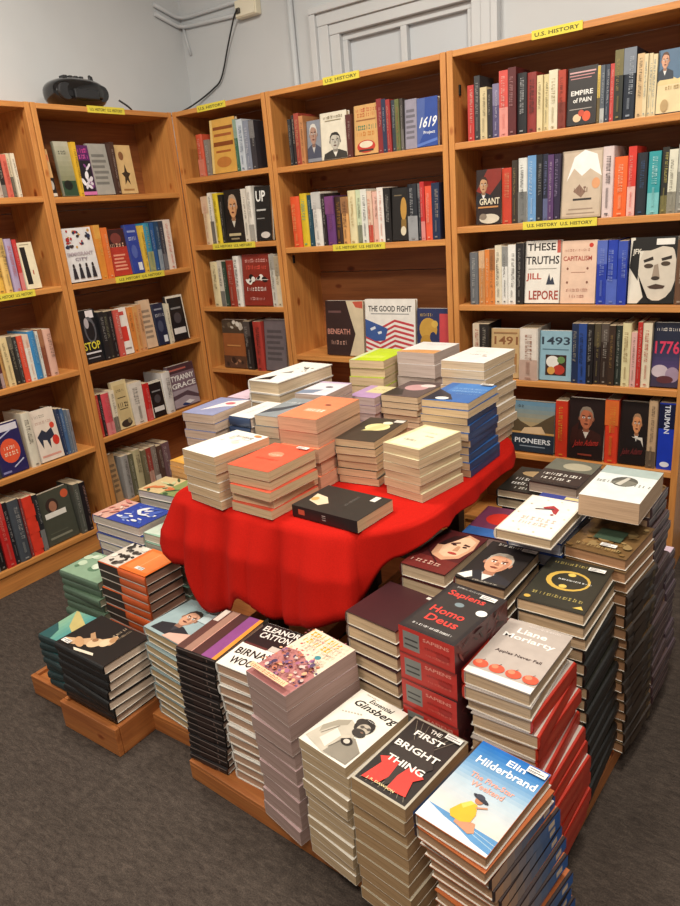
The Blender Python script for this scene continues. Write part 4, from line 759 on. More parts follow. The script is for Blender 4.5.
A['barnard'] = [('r',0,0,1,.5,'efeae0'),('r',0,.5,1,1,'1c1718'),T('ELEANOR',.5,.9,.84,.11,'f0ece4',4),T('CATTON',.5,.76,.7,.12,'f0ece4',4),('r',.05,.49,.6,.53,'5a2a28'),T('BIRNAM',.5,.36,.84,.13,'1a1818',5),T('WOOD',.5,.17,.66,.14,'1a1818',5),('r',.62,.5,.95,.6,'c8beb4')]
A['fantasy'] = [('r',0,0,1,1,'ecdcc4'),('p',[(0,0),(1,0),(1,.4),(.7,.5),(.3,.6),(0,.55)],'b87a78')]+scribble(0,.08,1,.56,['7a5a80','a86a8a','c87a60','4a3a5a','e8b088','8a4a4a','d8c0b8','5a4a6a'],110,21,.012,.045)+scribble(.05,.5,.95,.97,['d87a70','e8c0a0','c85a50','b06a78'],34,22,.008,.028)+[W_(.54,.85,.74,.10,'e0a020'),W_(.56,.72,.62,.095,'e0a020'),('e',.82,.56,.06,.035,'3a8a94'),('r',.05,.02,.95,.09,'e8c8a0'),('w',.5,.055,.8,.045,'c85a40')]
A['ginsberg'] = [('r',0,0,1,1,'ece6da'),W_(.3,.965,.26,.018,'3a3834'),T('Essential',.56,.91,.46,.065,'1a1816',0,.25),T('Ginsberg',.56,.79,.86,.135,'141210',0,.3)]+[('e',.12+.05*i,.6+.012*i,.02,.01,'b8b2a6') for i in range(7)]+[('p',[(.04,.08),(.1,.3),(.22,.46),(.4,.55),(.56,.5),(.7,.34),(.97,.22),(.94,.04),(.5,.01)],'c4bcac'),('p',[(.1,.3),(.22,.46),(.4,.55),(.42,.46),(.26,.36),(.16,.2)],'a49c8c'),('p',[(.5,.02),(.55,.3),(.72,.36),(.97,.24),(.96,.03)],'8e877a'),('p',[(.26,.14),(.34,.36),(.5,.3),(.46,.08)],'e6dfd2'),('l',.2,.2,.34,.4,.002,'6a645a'),('l',.5,.1,.6,.3,.002,'5a544c'),('e',.66,.55,.17,.12,'2c2826'),('e',.56,.58,.09,.06,'3a3430'),('e',.69,.51,.115,.08,'b8ae9e'),('e',.68,.44,.12,.06,'3a3632'),('l',.6,.53,.8,.54,.0022,'1a1816'),('e',.64,.53,.035,.022,'56504a'),('e',.76,.54,.035,.022,'56504a'),('e',.72,.46,.03,.01,'8a6a5a'),('e',.66,.27,.1,.055,'26221f'),('e',.66,.27,.055,.032,'cfc8bc'),('p',[(.5,.3),(.62,.36),(.66,.33),(.54,.26)],'cdc2b0'),W_(.72,.64,.2,.015,'f0ece4')]
A['bright'] = [('r',0,0,1,1,'b8b0a0'),('r',.04,.025,.96,.975,'2a2522')]+[('l',.1+.8*i/7,.05,.5,.45,.0012,'8a8070') for i in range(8)]+[('l',.1+.8*i/7,.95,.5,.5,.0012,'8a8070') for i in range(8)]+[('p',[(.5,.9),(.9,.5),(.5,.1),(.1,.5)],'38322e'),('p',[(.12,.06),(.2,.3),(.1,.36),(.26,.42),(.42,.4),(.46,.2),(.4,.08)],'e0443c'),('p',[(.56,.08),(.55,.26),(.6,.4),(.74,.42),(.9,.36),(.8,.28),(.88,.1)],'e0443c'),T('THE',.52,.9,.2,.05,'f4f0e8'),T('FIRST',.5,.8,.52,.075,'f4f0e8'),T('BRIGHT',.5,.6,.78,.08,'f4f0e8'),T('THING',.52,.4,.66,.08,'f4f0e8'),T('J. R. DAWSON',.45,.08,.5,.035,'e8d8a0')]
A['beach'] = [('g',0,.5,1,1,'b4c8d6','1668b8',12),('g',0,.16,1,.5,'dcd4cc','b8c8d4',8),('r',0,0,1,.17,'5a92c4'),('p',[(0,.17),(.3,.12),(.5,.1),(.75,.05),(1,.03),(1,0),(0,0)],'dde4e8'),('l',.45,.14,1,.08,.0015,'a8c8dc'),('l',.6,.15,1,.12,.001,'c8dce6'),T('Elin',.6,.9,.26,.07,'f6faff'),T('Hilderbrand',.54,.79,.84,.085,'f6faff'),T('The Five-Star',.5,.62,.62,.055,'e8a898'),T('Weekend',.5,.54,.46,.06,'e8a898'),('p',[(.42,.18),(.66,.2),(.72,.12),(.66,.09),(.44,.12)],'c89070'),('p',[(.3,.2),(.36,.3),(.44,.37),(.54,.36),(.6,.27),(.6,.19),(.5,.15),(.36,.15)],'e8b430'),('p',[(.36,.3),(.44,.37),(.5,.36),(.42,.27)],'f0cc60'),('l',.54,.33,.66,.38,.004,'c89070'),('e',.52,.405,.055,.036,'b87a58'),('e',.52,.43,.12,.022,'2c2e3a',-12),('e',.5,.445,.06,.025,'3a3c4a')]
A['sapiens'] = [('r',.04,.02,.96,.98,'2a2628'),('r',.07,.05,.93,.95,'34302f'),T('Sapiens',.45,.8,.66,.13,'d8443c'),('e',.47,.64,.08,.04,'7a8a90'),T('Homo',.45,.45,.6,.12,'d8443c'),T('Deus',.5,.29,.56,.12,'d8443c'),W_(.5,.12,.7,.035,'e8e4e0'),W_(.4,.94,.5,.025,'c8c4c0'),('e',.88,.62,.09,.055,'f0ece8')]
A['apples'] = [('r',0,0,1,1,'b8aca4'),('r',0,0,1,.09,'f0ece8'),T('Liane',.48,.84,.46,.09,'f4f0ec'),T('Moriarty',.5,.71,.8,.1,'f4f0ec'),T('Apples Never Fall',.52,.44,.7,.055,'4a3a38'),W_(.6,.95,.5,.025,'e8e0dc')]+[x for i in range(4) for x in (('e',.14+.25*i,.17,.115,.062,'dc5a40'),('e',.1+.25*i,.19,.05,.03,'ee8a68'),('l',.14+.25*i,.22,.16+.25*i,.25,.0015,'5a3a2a'))]
A['compass'] = [('r',.03,.02,.97,.98,'2c2b22'),('e',.5,.55,.33,.21,'c8a44a'),('e',.52,.55,.27,.17,'2c2b22'),('e',.5,.68,.06,.035,'d8b85a'),('e',.48,.42,.06,.035,'d8b85a'),W_(.6,.56,.5,.03,'e8e8e4'),W_(.48,.9,.7,.055,'a89858'),W_(.52,.2,.76,.06,'a89858'),('p',[(.8,.06),(.9,.12),(.95,.06)],'d8b85a'),('e',.12,.08,.05,.03,'c8a44a')]
A['smile'] = [('r',0,0,1,1,'262120')]+portrait(.5,.5,.26,'d89c7c','b0a89c','2a2a30','e0dcd8','5a3020')+[W_(.5,.93,.6,.05,'e8e4dc'),('r',.0,.0,1,.06,'2e2a28'),W_(.6,.03,.5,.03,'b8b0a4'),('p',[(.0,.06),(.2,.2),(.3,.08),(.2,.02)],'ece8e2')]
A['faceline'] = [('r',0,0,1,1,'4e181a'),('r',0,0,1,.3,'6a2420'),('p',[(.3,.36),(.22,.6),(.34,.86),(.6,.97),(.9,.9),(.98,.66),(.9,.4),(.62,.28)],'c89878'),('p',[(.42,.42),(.34,.62),(.44,.84),(.66,.92),(.88,.84),(.9,.6),(.8,.42),(.6,.36)],'dcb494'),('p',[(.22,.6),(.34,.86),(.6,.97),(.5,.8),(.36,.62)],'2a1414'),('p',[(.44,.7),(.6,.76),(.62,.73),(.46,.66)],'3a1c1a'),('p',[(.72,.74),(.86,.72),(.85,.69),(.71,.7)],'3a1c1a'),('e',.54,.67,.05,.02,'2a1818'),('e',.78,.66,.05,.02,'2a1818'),('p',[(.63,.66),(.69,.66),(.73,.54),(.62,.53)],'b88868'),('e',.68,.47,.1,.024,'a83a32'),('p',[(0,.7),(.2,.95),(.1,1),(0,1)],'2a1416'),W_(.4,.16,.6,.08,'c8a090'),('l',.05,.5,.6,.2,.004,'2e1214')]
A['lady'] = [('r',.03,.02,.97,.98,'f2ece4'),('r',.0,.0,.03,1,'e0d4c4'),('p',[(.4,.72),(.55,.8),(.7,.72),(.72,.58),(.66,.6),(.58,.68),(.45,.68)],'a82c34'),('p',[(.3,.66),(.6,.72),(.62,.69),(.3,.63)],'4a3a3a'),W_(.5,.4,.56,.09,'c8b8ac'),W_(.5,.28,.5,.08,'c8b8ac'),('e',.66,.56,.03,.02,'8a2a30')]+[('e',.5+.42*math.cos(i*.63),.5+.44*math.sin(i*.63),.02,.012,'d8ccb8') for i in range(10)]
A['blueart'] = [('g',0,0,1,1,'3a90c0','2a3a8c'),W_(.8,.8,.3,.05,'e8f0f8'),W_(.85,.7,.2,.05,'e8f0f8'),('e',.7,.25,.2,.08,'7ac8e0'),('r',.5,.9,1,.98,'d8c890')]
A['cabin'] = [('r',0,0,1,1,'6e5230')]+scribble(0,0,1,1,['8a6a40','54401f','7a5c34','947a50'],40,31,.03,.1)+[('r',.3,.34,.74,.66,'3a4c3c'),W_(.5,.12,.7,.06,'a89060')]
A['hands'] = [('r',0,0,1,1,'dfe4e2'),('r',0,.75,1,1,'a8b8b4'),('e',.52,.55,.22,.15,'54544c'),('p',[(.3,.5),(.5,.62),(.75,.55),(.6,.4)],'7a786c'),W_(.22,.5,.3,.07,'8a8a80'),W_(.84,.48,.24,.07,'8a8a80'),('p',[(.4,.45),(.52,.68),(.58,.66),(.5,.42)],'c8c4b8')]
A['banner'] = [('r',0,0,1,1,'3a2c26'),('r',0,.55,1,1,'6a6a5c'),('e',.6,.75,.3,.14,'b0a890'),W_(.5,.38,.8,.09,'ece6dc'),W_(.45,.22,.6,.09,'ece6dc'),('r',0,0,1,.08,'2a1e1a')]
A['blackwhite'] = [('r',0,0,1,1,'24221c'),('e',.5,.75,.4,.15,'c8a878'),W_(.5,.5,.8,.1,'f0eee8'),W_(.5,.32,.8,.1,'f0eee8'),W_(.5,.14,.6,.08,'d8d4c8')]
A['reddot'] = [('r',0,0,1,1,'7a3a58'),('e',.5,.6,.3,.2,'d83428'),('r',0,0,1,.25,'3a6ab0')]
A['photo_orange'] = [('r',0,.56,1,1,'ddd4c8')]+scribble(0,.56,1,1,['2a2624','5a5450','f0e8dc','3a3430'],26,41,.03,.09)+[('r',0,0,1,.56,'ec7430'),('r',.12,.04,.9,.5,'f08a4a'),('l',.15,.3,.9,.3,.002,'f8c090')]
A['mint'] = [('r',0,0,1,1,'8fae92')]+scribble(0,0,1,1,['c8dcc0','5f8468','e0ecd8','d8a8a0'],18,51,.04,.12)
A['bigblue'] = [('r',0,0,1,1,'e0b0a0'),('r',.3,0,1,1,'2c48a8')]+scribble(.35,.05,.98,.95,['e8ecf4','8aa0dc','f0f0f4','4a66c0'],26,61,.04,.1)+scribble(0,0,.34,1,['f0d8c8','d88a80','e8c0b8'],10,62,.04,.1)
A['seafoam'] = [('r',0,0,1,1,'a8d0b8'),('e',.6,.5,.26,.2,'e8d870'),('p',[(0,0),(.5,.1),(.4,.4),(0,.5)],'d8e8d8')]
A['meadow'] = [('r',0,0,1,1,'8a9a60'),('r',0,0,.5,1,'d8c090')]+scribble(0,0,1,1,['e8dcb0','3a5a3c','d87a4a','c8d0a0'],16,71,.05,.12)
A['saffron'] = [('r',0,0,1,1,'e8ac48'),('r',.1,.1,.9,.9,'eab860')]
A['sketch'] = [('r',0,0,1,1,'f0ece2')]+scribble(.1,.1,.9,.9,['d8e0e4','e8d8c8','b8c8d0'],10,81,.05,.1)+[W_(.6,.8,.5,.06,'6a6460'),('e',.8,.92,.1,.04,'e08a50')]
A['redcov'] = [('r',0,0,1,1,'e25a40'),('e',.5,.6,.16,.1,'ee8a6c'),W_(.5,.58,.3,.05,'f8d0b8'),W_(.5,.4,.5,.05,'c83a28')]
A['coral'] = [('r',0,0,1,1,'ee8a62'),('r',.3,.3,.8,.42,'f0b090'),W_(.55,.36,.4,.08,'f8e8dc'),('e',.6,.62,.08,.03,'5a3a34')]
A['moonbird'] = [('r',0,0,1,1,'3c342c'),('e',.55,.6,.3,.16,'e8dca0'),('p',[(.3,.4),(.55,.75),(.8,.8),(.6,.45)],'d8cc90'),('e',.65,.8,.12,.06,'f0ead0'),('r',.75,.85,1,.96,'dcd6cc')]
A['ivory'] = [('r',0,0,1,1,'e0d4a8'),('r',.12,.05,.95,.95,'f0e8c8'),W_(.5,.7,.4,.03,'a09870'),W_(.4,.3,.3,.06,'4a4a44'),W_(.65,.55,.2,.05,'8a8460')]
A['blackoly'] = [('r',0,0,1,1,'2a2826'),('p',[(.2,.7),(.3,.9),(.6,.94),(.55,.75),(.35,.62)],'e0cdb0'),('e',.4,.86,.08,.05,'c8a060'),('r',.76,.14,.96,.22,'e8e2d8'),W_(.6,.4,.4,.04,'6a6662')]
A['skyblue'] = [('r',0,0,1,1,'2c68b0'),('r',.2,.5,1,1,'3a7cc4'),('p',[(0,0),(.6,.1),(.4,.35),(0,.6)],'2a2e3a'),('e',.35,.14,.14,.07,'ece8e4'),W_(.6,.7,.7,.05,'a8c8e8'),W_(.6,.56,.6,.05,'a8c8e8'),W_(.7,.42,.5,.04,'7aa8d8')]
A['paleprint'] = [('r',0,0,1,1,'f4f0ea'),W_(.5,.5,.4,.06,'7a7678'),('e',.7,.42,.06,.02,'4a4648'),W_(.45,.68,.3,.03,'d8a0a0')]
A['peachfoot'] = [('r',0,0,1,1,'f4f0ee'),('p',[(0,0),(1,0),(1,.3),(.4,.28),(0,.16)],'e0a468'),W_(.5,.8,.5,.05,'c8c4c0')]
A['lime'] = [('r',0,0,1,1,'c8e020'),('r',.1,.2,.8,.4,'d8ea50'),('r',0,0,.14,1,'dce8b0')]
A['inkpink'] = [('r',0,0,1,1,'5a4a48'),('e',.5,.6,.3,.2,'c89a9c'),('e',.7,.75,.2,.1,'e8d8d4'),('p',[(0,0),(.5,.1),(.3,.4),(0,.5)],'2e2826')]
A['lilac'] = [('r',0,0,1,1,'b894c4'),('r',.3,.4,1,1,'dcd0a0'),W_(.6,.7,.5,.08,'8a7a30')]
A['cloudy'] = [('r',0,0,1,1,'e4e0e8'),('p',[(0,0),(.5,.1),(.6,.4),(0,.3)],'7a8aa4'),('e',.6,.6,.12,.06,'5a5058'),('r',0,.9,1,1,'d0bcd8')]
A['arrow'] = [('r',0,0,1,1,'f2f0ea'),('p',[(.1,.03),(.55,.1),(.4,.3)],'1c1a1a'),('p',[(.3,.4),(.5,.55),(.6,.45)],'8a8a84')]+scribble(.3,.4,.9,.8,['3a3836','c8c4bc'],10,91,.02,.05)
A['mauve'] = [('r',0,0,1,1,'8a90b4'),('p',[(.3,.2),(.7,.5),(1,.6),(1,1),(.5,.8)],'e8e0e0'),('e',.7,.7,.14,.08,'c86a70')]
A['whitenavy'] = [('r',0,0,1,1,'e8e4e0'),W_(.5,.6,.5,.08,'7a8498')]
A['swoosh'] = [('r',0,0,1,1,'8a9298'),('p',[(0,.1),(.5,.3),(1,.75),(1,.9),(.4,.5),(0,.35)],'3a424e'),W_(.4,.75,.6,.06,'dce0e2')]
A['darkred'] = [('r',0,0,1,1,'3a181c'),('r',.82,.9,.97,.96,'d8d0c8')]
A['plainpale'] = [('r',0,0,1,1,'d8c0d0')]

def smear(c1, c2, c3):      # printed photo running along a jacket spine
    return [('g',0,0,1,1,c1,c2,9),('r',.25,.1,.75,.2,c3)]

def stack(fx, fy, z1, z0, fw, fd, ang, design, col, t, kind, label, ident, rot=0, spine=None, page='e6d6b4', sart=(), flips=0, frot=180, lean=(0, 0),
          extra=None, stick=None, jit=1.0, back=None, splay=0, cap=None, topt=None):
    """fx,fy: near corner of the top book; rot turns the book on its footprint; books after the first «flips» lie turned by frot"""
    rr = random.Random(int(abs(fx)*1000 + abs(fy)*77))
    T1 = topt or t
    total = z1 - z0; n = max(1, 1 + int(round((total - T1) / t)))
    tt = (total - T1) / (n - 1) if n > 1 else 0
    if cap and n > cap: pass
    grp = ident
    for i in range(n):
        th = T1 if i == 0 else tt
        z = z1 - T1 if i == 0 else z1 - T1 - tt * i
        q = i / max(1, n - 1)
        r = rot
        if flips and i >= flips: r = (rot + frot) % 360
        if r in (90, 270): h, w = fw, fd
        else: w, h = fw, fd
        jx, jy, ja = (0, 0, 0) if i == 0 else (rr.uniform(-.0035, .0035)*jit, rr.uniform(-.0035, .0035)*jit, rr.uniform(-1.2, 1.2)*jit)
        if splay and i: ja += splay * math.sin(i * 1.7)
        first = (i == 0)
        me = book_meshes(kind, w, h, max(th - .0011, .004), col, spine or col, back or col, page, A[design] if first else (), sart, key=(label, first, r in (90, 270), round(th, 4)))
        M = Matrix.Translation((fx + lean[0]*q + jx, fy + lean[1]*q + jy, z)) @ Matrix.Rotation(R(ang + ja), 4, 'Z')
        M = M @ {0: Matrix.Identity(4), 90: Matrix.Translation((h, 0, 0)) @ Matrix.Rotation(R(90), 4, 'Z'),
                 180: Matrix.Translation((w, h, 0)) @ Matrix.Rotation(R(180), 4, 'Z'), 270: Matrix.Translation((0, w, 0)) @ Matrix.Rotation(R(-90), 4, 'Z')}[r]
        ex = ()
        if first and stick:
            ex = (('price_sticker', sticker_mesh(stick[0]*w, stick[1]*h, .042, .017, me_top(th) + .0055, stick[2] if len(stick) > 2 else 0)),)
        place_book(kind, me, M, ('%s, topmost of its pile' % label) if first else '%s from the top in the pile of %s' % (ORD[i], ident), 'pile of ' + ident, ex)
def me_top(th): return max(th - .0011, .004)

def riser(x0, x1, y0, y1, z0, z1, label):
    t = empty('riser_box', ((x0+x1)/2, (y0+y1)/2, z0), 0, label, 'box', 'wooden riser boxes hidden among the piles')
    a, b = (x1-x0)/2, (y1-y0)/2
    obj('box_sides', bx(-a, a, -b, b, 0, z1 - z0 - .011, .002), DKW, t)
    obj('lid', bx(-a, a, -b, b, z1 - z0 - .0108, z1 - z0, .002), DKW, t)

st = stack
# --- piles on the floor bases
st(-2.118, 1.035, .292, .081, .15, .16, 3, 'teal', '2f6a6c', .030, 'h', 'small teal and yellow hardcover', 'small teal hardcovers', rot=90, spine='24383a', page='b0a690', splay=5)
st(-1.955, 1.0, .335, .105, .262, .178, -2, 'statue', '1d1a1a', .0325, 'h', 'black art book with a pale statue', 'black statue art books', rot=90, spine='161415', page='e4d4c0', sart=[W_(.5,.5,.3,.03,'5a5450')], stick=(.12,.86,90), lean=(-.012,.004), jit=2)
st(-1.668, 1.14, .40, PZ, .19, .19, -6, 'bluegrey', '9aaeb0', .030, 'h', 'pale blue hardcover with a portrait of a dark-haired man', 'pale blue portrait books', page='cdb88c', back='8aa0a4', jit=1.6)
st(-1.408, 1.053, .465, PZ, .148, .21, 2, 'stripes', '2a1e1c', .0235, 'h', 'hardcover striped purple, orange and brown', 'purple-striped hardcovers', rot=90, spine='1c1414', page='b8a090', sart=[('r',.3,.2,.7,.22,'8a6a60'),('r',.2,.3,.8,.7,'30201e'),('r',.86,0,1,1,'8a7a74')], lean=(-.018,-.004))
st(-1.256, 1.055, .462, PZ, .146, .215, 0, 'barnard', 'f0ece4', .034, 'h', 'hardcover half white, half black with hand lettering', 'half white, half black hardcovers', page='c8a78c', jit=2.2)
st(-1.098, 1.012, .52, PZ, .152, .235, -11, 'fantasy', 'c0a2a2', .045, 'p', 'thick paperback crowded with pink figures and yellow lettering', 'thick mauve-edged paperbacks', page='b79f98', jit=1.8)
st(-.917, .977, .42, PZ, .151, .222, -9, 'ginsberg', 'ece6da', .0295, 'p', 'cream paperback with black script and a seated bearded man', 'cream script paperbacks', page='cdb894', jit=1.3, stick=None)
st(-.744, .94, .42, PZ, .147, .238, -7, 'bright', 'b4a890', .0355, 'p', 'black paperback with red hands and white capitals', 'black red-hands paperbacks', page='b89a70', stick=(.82,.93,0))
st(-.558, .893, .46, PZ, .16, .248, -8, 'beach', 'c8703e', .030, 'h', 'blue beach-scene hardcover with a yellow-dressed figure', 'blue beach hardcovers', spine='3a2c2c', page='c09a76', flips=2, frot=180, sart=smear('2a66b4','d8a884','e8d0b8'), stick=(.86,.93,0), lean=(.035,.05), jit=1.8, back='d87a50')
# boxed sets
def boxed(i, z, h):
    t = empty('boxed_set', (-.752, 1.183, z), R(-6 + (-1.2, 1.0, -.6, .8, 0)[i]), ('%s red boxed book set in the pile beside the apples books' % ['top','second','third','fourth','fifth'][i]), 'boxed set', 'pile of red boxed book sets')
    w, d = .154, .23
    bm = bmesh.new(); ink = bm.loops.layers.float_color.new('ink')
    box(bm, 0, w, 0, d, 0, h)
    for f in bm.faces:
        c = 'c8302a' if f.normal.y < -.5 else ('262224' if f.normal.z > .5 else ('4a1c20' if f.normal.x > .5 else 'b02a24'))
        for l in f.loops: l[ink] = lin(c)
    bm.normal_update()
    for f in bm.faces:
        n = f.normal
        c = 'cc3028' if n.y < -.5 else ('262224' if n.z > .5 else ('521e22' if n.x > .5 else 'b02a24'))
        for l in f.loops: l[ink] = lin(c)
    art_faces(bm, ink, A['sapiens'], w, d, lambda x, y, l: (x, y, h + l)) if i == 0 else None
    art_faces(bm, ink, [('r',.08,.22,.38,.86,'8a8c88'),('r',.11,.56,.35,.62,'3a3c3c'),('r',.11,.36,.35,.42,'3a3c3c'),T('SAPIENS',.68,.78,.46,.12,'f0a090'),W_(.7,.52,.44,.08,'8a1a18'),W_(.7,.3,.4,.08,'e88070'),('r',0,.0,1,.06,'8a1c1a'),('e',.8,.42,.12,.1,'b02420')], w, h, lambda x, y, l: (x, -l, y))
    art_faces(bm, ink, scribble(.02,.05,.98,.95,['6a2a2c','3a1618','7a3a38','2a1012'],22,33+i,.03,.09), d, h, lambda x, y, l: (w + l, x, y))
    me = bpy.data.meshes.new('slipcase'); bm.to_mesh(me); bm.free(); me.materials.append(JACKET)
    o = bpy.data.objects.new('slipcase', me); COL.objects.link(o); o.parent = t
    if i == 0:
        s = sticker_mesh(.118, .205, .042, .017, h + .0035, 0); q = bpy.data.objects.new('price_sticker', s); COL.objects.link(q); q.parent = t
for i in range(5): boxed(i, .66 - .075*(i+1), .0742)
riser(-.75, -.60, 1.19, 1.38, PZ + .001, .284, 'wooden riser box under the red boxed sets')
st(-.584, 1.172, .60, PZ, .156, .24, -3, 'apples', 'c8bcb4', .036, 'h', 'grey-beige hardcover with a row of red apples', 'apple-row hardcovers', spine='c43420', page='d0b896', flips=2, sart=[('r',0,0,1,1,'c63822'),('r',.3,.2,.7,.8,'cf4a30')], lean=(.05,.02), jit=2.2, back='d8ccc4')
st(-.563, 1.43, .65, PZ, .165, .24, -1, 'compass', '26251c', .0335, 'h', 'black hardcover with a gold ring and white band lettering', 'gold-ring black hardcovers', spine='141210', page='dcc29c', flips=3, sart=[W_(.5,.5,.3,.04,'3a362c')], stick=(.8,.86,0), lean=(.022,.02), jit=1.5)
st(-.742, 1.455, .65, .55, .14, .232, -2, 'smile', '262120', .033, 'h', 'dark hardcover with a smiling grey-haired man', 'smiling-man hardcovers', spine='6a2a28', page='cdb08a', stick=(.86,.9,0))
riser(-.755, -.60, 1.46, 1.66, PZ + .001, .549, 'wooden riser box under the smiling-man books')
st(-.892, 1.435, .665, .585, .138, .24, -4, 'faceline', '4a1a1c', .040, 'h', 'dark red hardcover with a tilted pale face', 'tilted-face hardcovers', page='dccaa8')
riser(-.90, -.765, 1.46, 1.64, PZ + .001, .584, 'wooden riser box under the tilted-face books')
st(-.938, 1.232, .615, .345, .162, .18, -8, 'darkred', '35171b', .040, 'h', 'plain dark maroon hardcover beside the red cloth', 'plain maroon hardcovers', page='d6c09c')
riser(-.92, -.77, 1.215, 1.39, PZ + .001, .344, 'wooden riser box under the plain maroon books')
st(-.532, 1.69, .68, PZ, .165, .215, -6, 'cabin', '6a5032', .034, 'h', 'brown hardcover with a dark green centre panel', 'brown green-panel hardcovers', spine='2e2016', page='c89a70', flips=3, sart=[('r',.2,.1,.8,.2,'5a4a30'),('r',.1,.4,.9,.8,'3a2a1c')], stick=(.62,.22,0), lean=(.02,.01), jit=1.5)
st(-.526, 1.905, .735, PZ, .166, .17, -2, 'cabin', '5a4440', .036, 'h', 'dark mauve-brown hardcover under the thick hands-cover paperback', 'mauve-brown hardcovers', rot=180, spine='4a3438', page='c8a888', sart=[('r',.86,0,1,1,'a08a80'),('r',.3,.3,.7,.6,'6a5054')], lean=(.03,.035), jit=1.8)
st(-.515, 2.115, .47, PZ, .165, .11, -3, 'plainpale', '5e4a50', .038, 'h', 'dusky hardcover at the far end of the platform', 'dusky hardcovers at the platform end', rot=180, spine='54404a', page='c8a888', sart=[('r',.88,0,1,1,'a89a94')], lean=(.02,0), jit=1.8)
st(-.522, 1.775, .797, .736, .158, .245, -2, 'hands', 'e8dccc', .061, 'p', 'very thick white paperback with joined dark hands', 'white joined-hands paperbacks', page='d4b898')
st(-.695, 1.70, .705, .60, .155, .255, -2, 'blueart', '2c50a0', .030, 'h', 'blue hardcover partly under the white red-hat book', 'blue hardcovers', page='b8c0d0')
riser(-.685, -.55, 1.74, 1.92, PZ + .001, .599, 'wooden riser box under the blue books')
st(-.69, 1.60, .737, .706, .155, .255, -2, 'lady', 'e8dccc', .031, 'h', 'white hardcover with a small red hat drawing', 'white red-hat hardcovers', page='dcc8a4')
st(-.758, 2.03, .705, .667, .158, .235, -3, 'banner', '3a2c28', .038, 'h', 'dark brown hardcover with a pale photo top', 'pale-photo brown hardcovers', page='b8a898')
st(-.862, 2.02, .665, .60, .25, .22, 0, 'blackwhite', '24221c', .030, 'h', 'black book with bold white lettering behind the table', 'bold white-lettered black books', page='c8b898')
riser(-.85, -.62, 2.03, 2.22, PZ + .001, .599, 'wooden riser box under the bold white-lettered books')
st(-.865, 1.755, .62, .54, .15, .215, 2, 'reddot', '5a2a44', .035, 'h', 'plum book with a big red disc beside the table', 'plum red-disc books', page='c8a8a0')
riser(-.86, -.72, 1.765, 1.95, PZ + .001, .539, 'wooden riser box under the plum red-disc books')
# far side of the corner crate
st(-2.10, 1.304, .45, PZ, .268, .158, -2, 'photo_orange', '2c2624', .036, 'h', 'oblong book half black and white photo, half orange', 'half photo, half orange books', rot=90, spine='e0642e', page='d8a890', jit=1.6, back='3a302c', sart=[('r',0,.56,1,1,'3a302c'),('r',.0,.0,.12,1,'e8dcd0')], stick=(.2,.25,90))
st(-2.345, 1.288, .36, PZ, .235, .165, 0, 'mint', '6f8a70', .034, 'h', 'mint green patterned hardcover', 'mint green hardcovers', rot=90, spine='5c7460', page='b0b49a', jit=2)
st(-2.334, 1.468, .522, PZ, .285, .165, -1, 'bigblue', '3a4a94', .038, 'h', 'wide blue and pink hardcover with white lettering', 'wide blue and pink hardcovers', page='d8d0c8', back='4a5090', jit=2)
st(-2.04, 1.475, .50, PZ, .21, .165, -1, 'seafoam', '8ab09c', .035, 'h', 'pale green hardcover with a yellow shape', 'pale green hardcovers', page='d0d4c4')
st(-2.262, 1.648, .572, PZ, .25, .155, 2, 'meadow', '5a6a4c', .034, 'h', 'green and tan patterned hardcover behind the blue one', 'green and tan hardcovers', page='d8d4cc')
st(-2.25, 1.825, .64, PZ, .19, .17, -5, 'saffron', 'e0a040', .022, 'p', 'saffron yellow paperback beyond the corner of the cloth', 'saffron paperbacks', page='e0b070')

# --- piles on the table
Z = TZ + .0035
st(-1.597, 1.350, .93, Z, .158, .215, -8, 'sketch', 'ece4d6', .028, 'p', 'white paperback with pale sketch marks', 'white sketch paperbacks', page='d8bf98', jit=1.5)
st(-1.415, 1.352, .905, Z, .163, .21, -2, 'redcov', 'e0583e', .030, 'p', 'red-orange paperback with a round pale emblem', 'red-orange paperbacks', page='dcc29a', jit=1.6, stick=(.8,.92,0))
st(-1.215, 1.388, .797, Z, .236, .165, -4, 'blackoly', '2a2826', .036, 'p', 'black paperback lying alone at the cloth edge', 'black lone paperbacks', rot=90, spine='1c1a1a', page='d4bc94', sart=[('r',.3,.8,.75,.9,'c85a40'),W_(.5,.5,.4,.06,'c8c4bc')])
st(-1.398, 1.578, .99, Z, .148, .245, 1, 'coral', 'ec8a64', .045, 'p', 'coral paperback with a white title patch', 'coral paperbacks', page='dcb494', jit=1.2, spine='e86040')
st(-1.245, 1.66, .908, Z, .14, .235, 4, 'moonbird', '3a322a', .024, 'p', 'dark brown paperback with a pale yellow bird shape', 'pale-bird brown paperbacks', page='dcc49c', jit=1.6)
st(-1.058, 1.645, .922, Z, .136, .20, -10, 'ivory', 'e6dab4', .027, 'p', 'ivory paperback with tiny print and a cream border', 'ivory paperbacks', page='dcc6a0', topt=.030, jit=1.5)
st(-1.04, 1.855, 1.0, Z, .160, .22, 0, 'skyblue', '2a5c9c', .0235, 'p', 'blue paperback with pale title lines', 'blue-spined paperbacks', page='dac29a', spine='1c3464', flips=2, sart=[W_(.5,.5,.3,.05,'8aa0c8'),('r',.3,.1,.7,.9,'22406f')], jit=1.3, stick=(.82,.93,0))
st(-1.085, 2.082, 1.072, Z, .160, .235, -3, 'paleprint', 'eee8e0', .028, 'p', 'white paperback with faint print, tallest pile at the table corner', 'white faint-print paperbacks', page='dcc8a6', jit=1.6)
st(-1.372, 2.275, 1.05, Z, .162, .20, -2, 'peachfoot', 'e8e0dc', .045, 'p', 'thick white paperback with a peach foot band', 'thick peach-banded paperbacks', page='c8bcb4', jit=1.2)
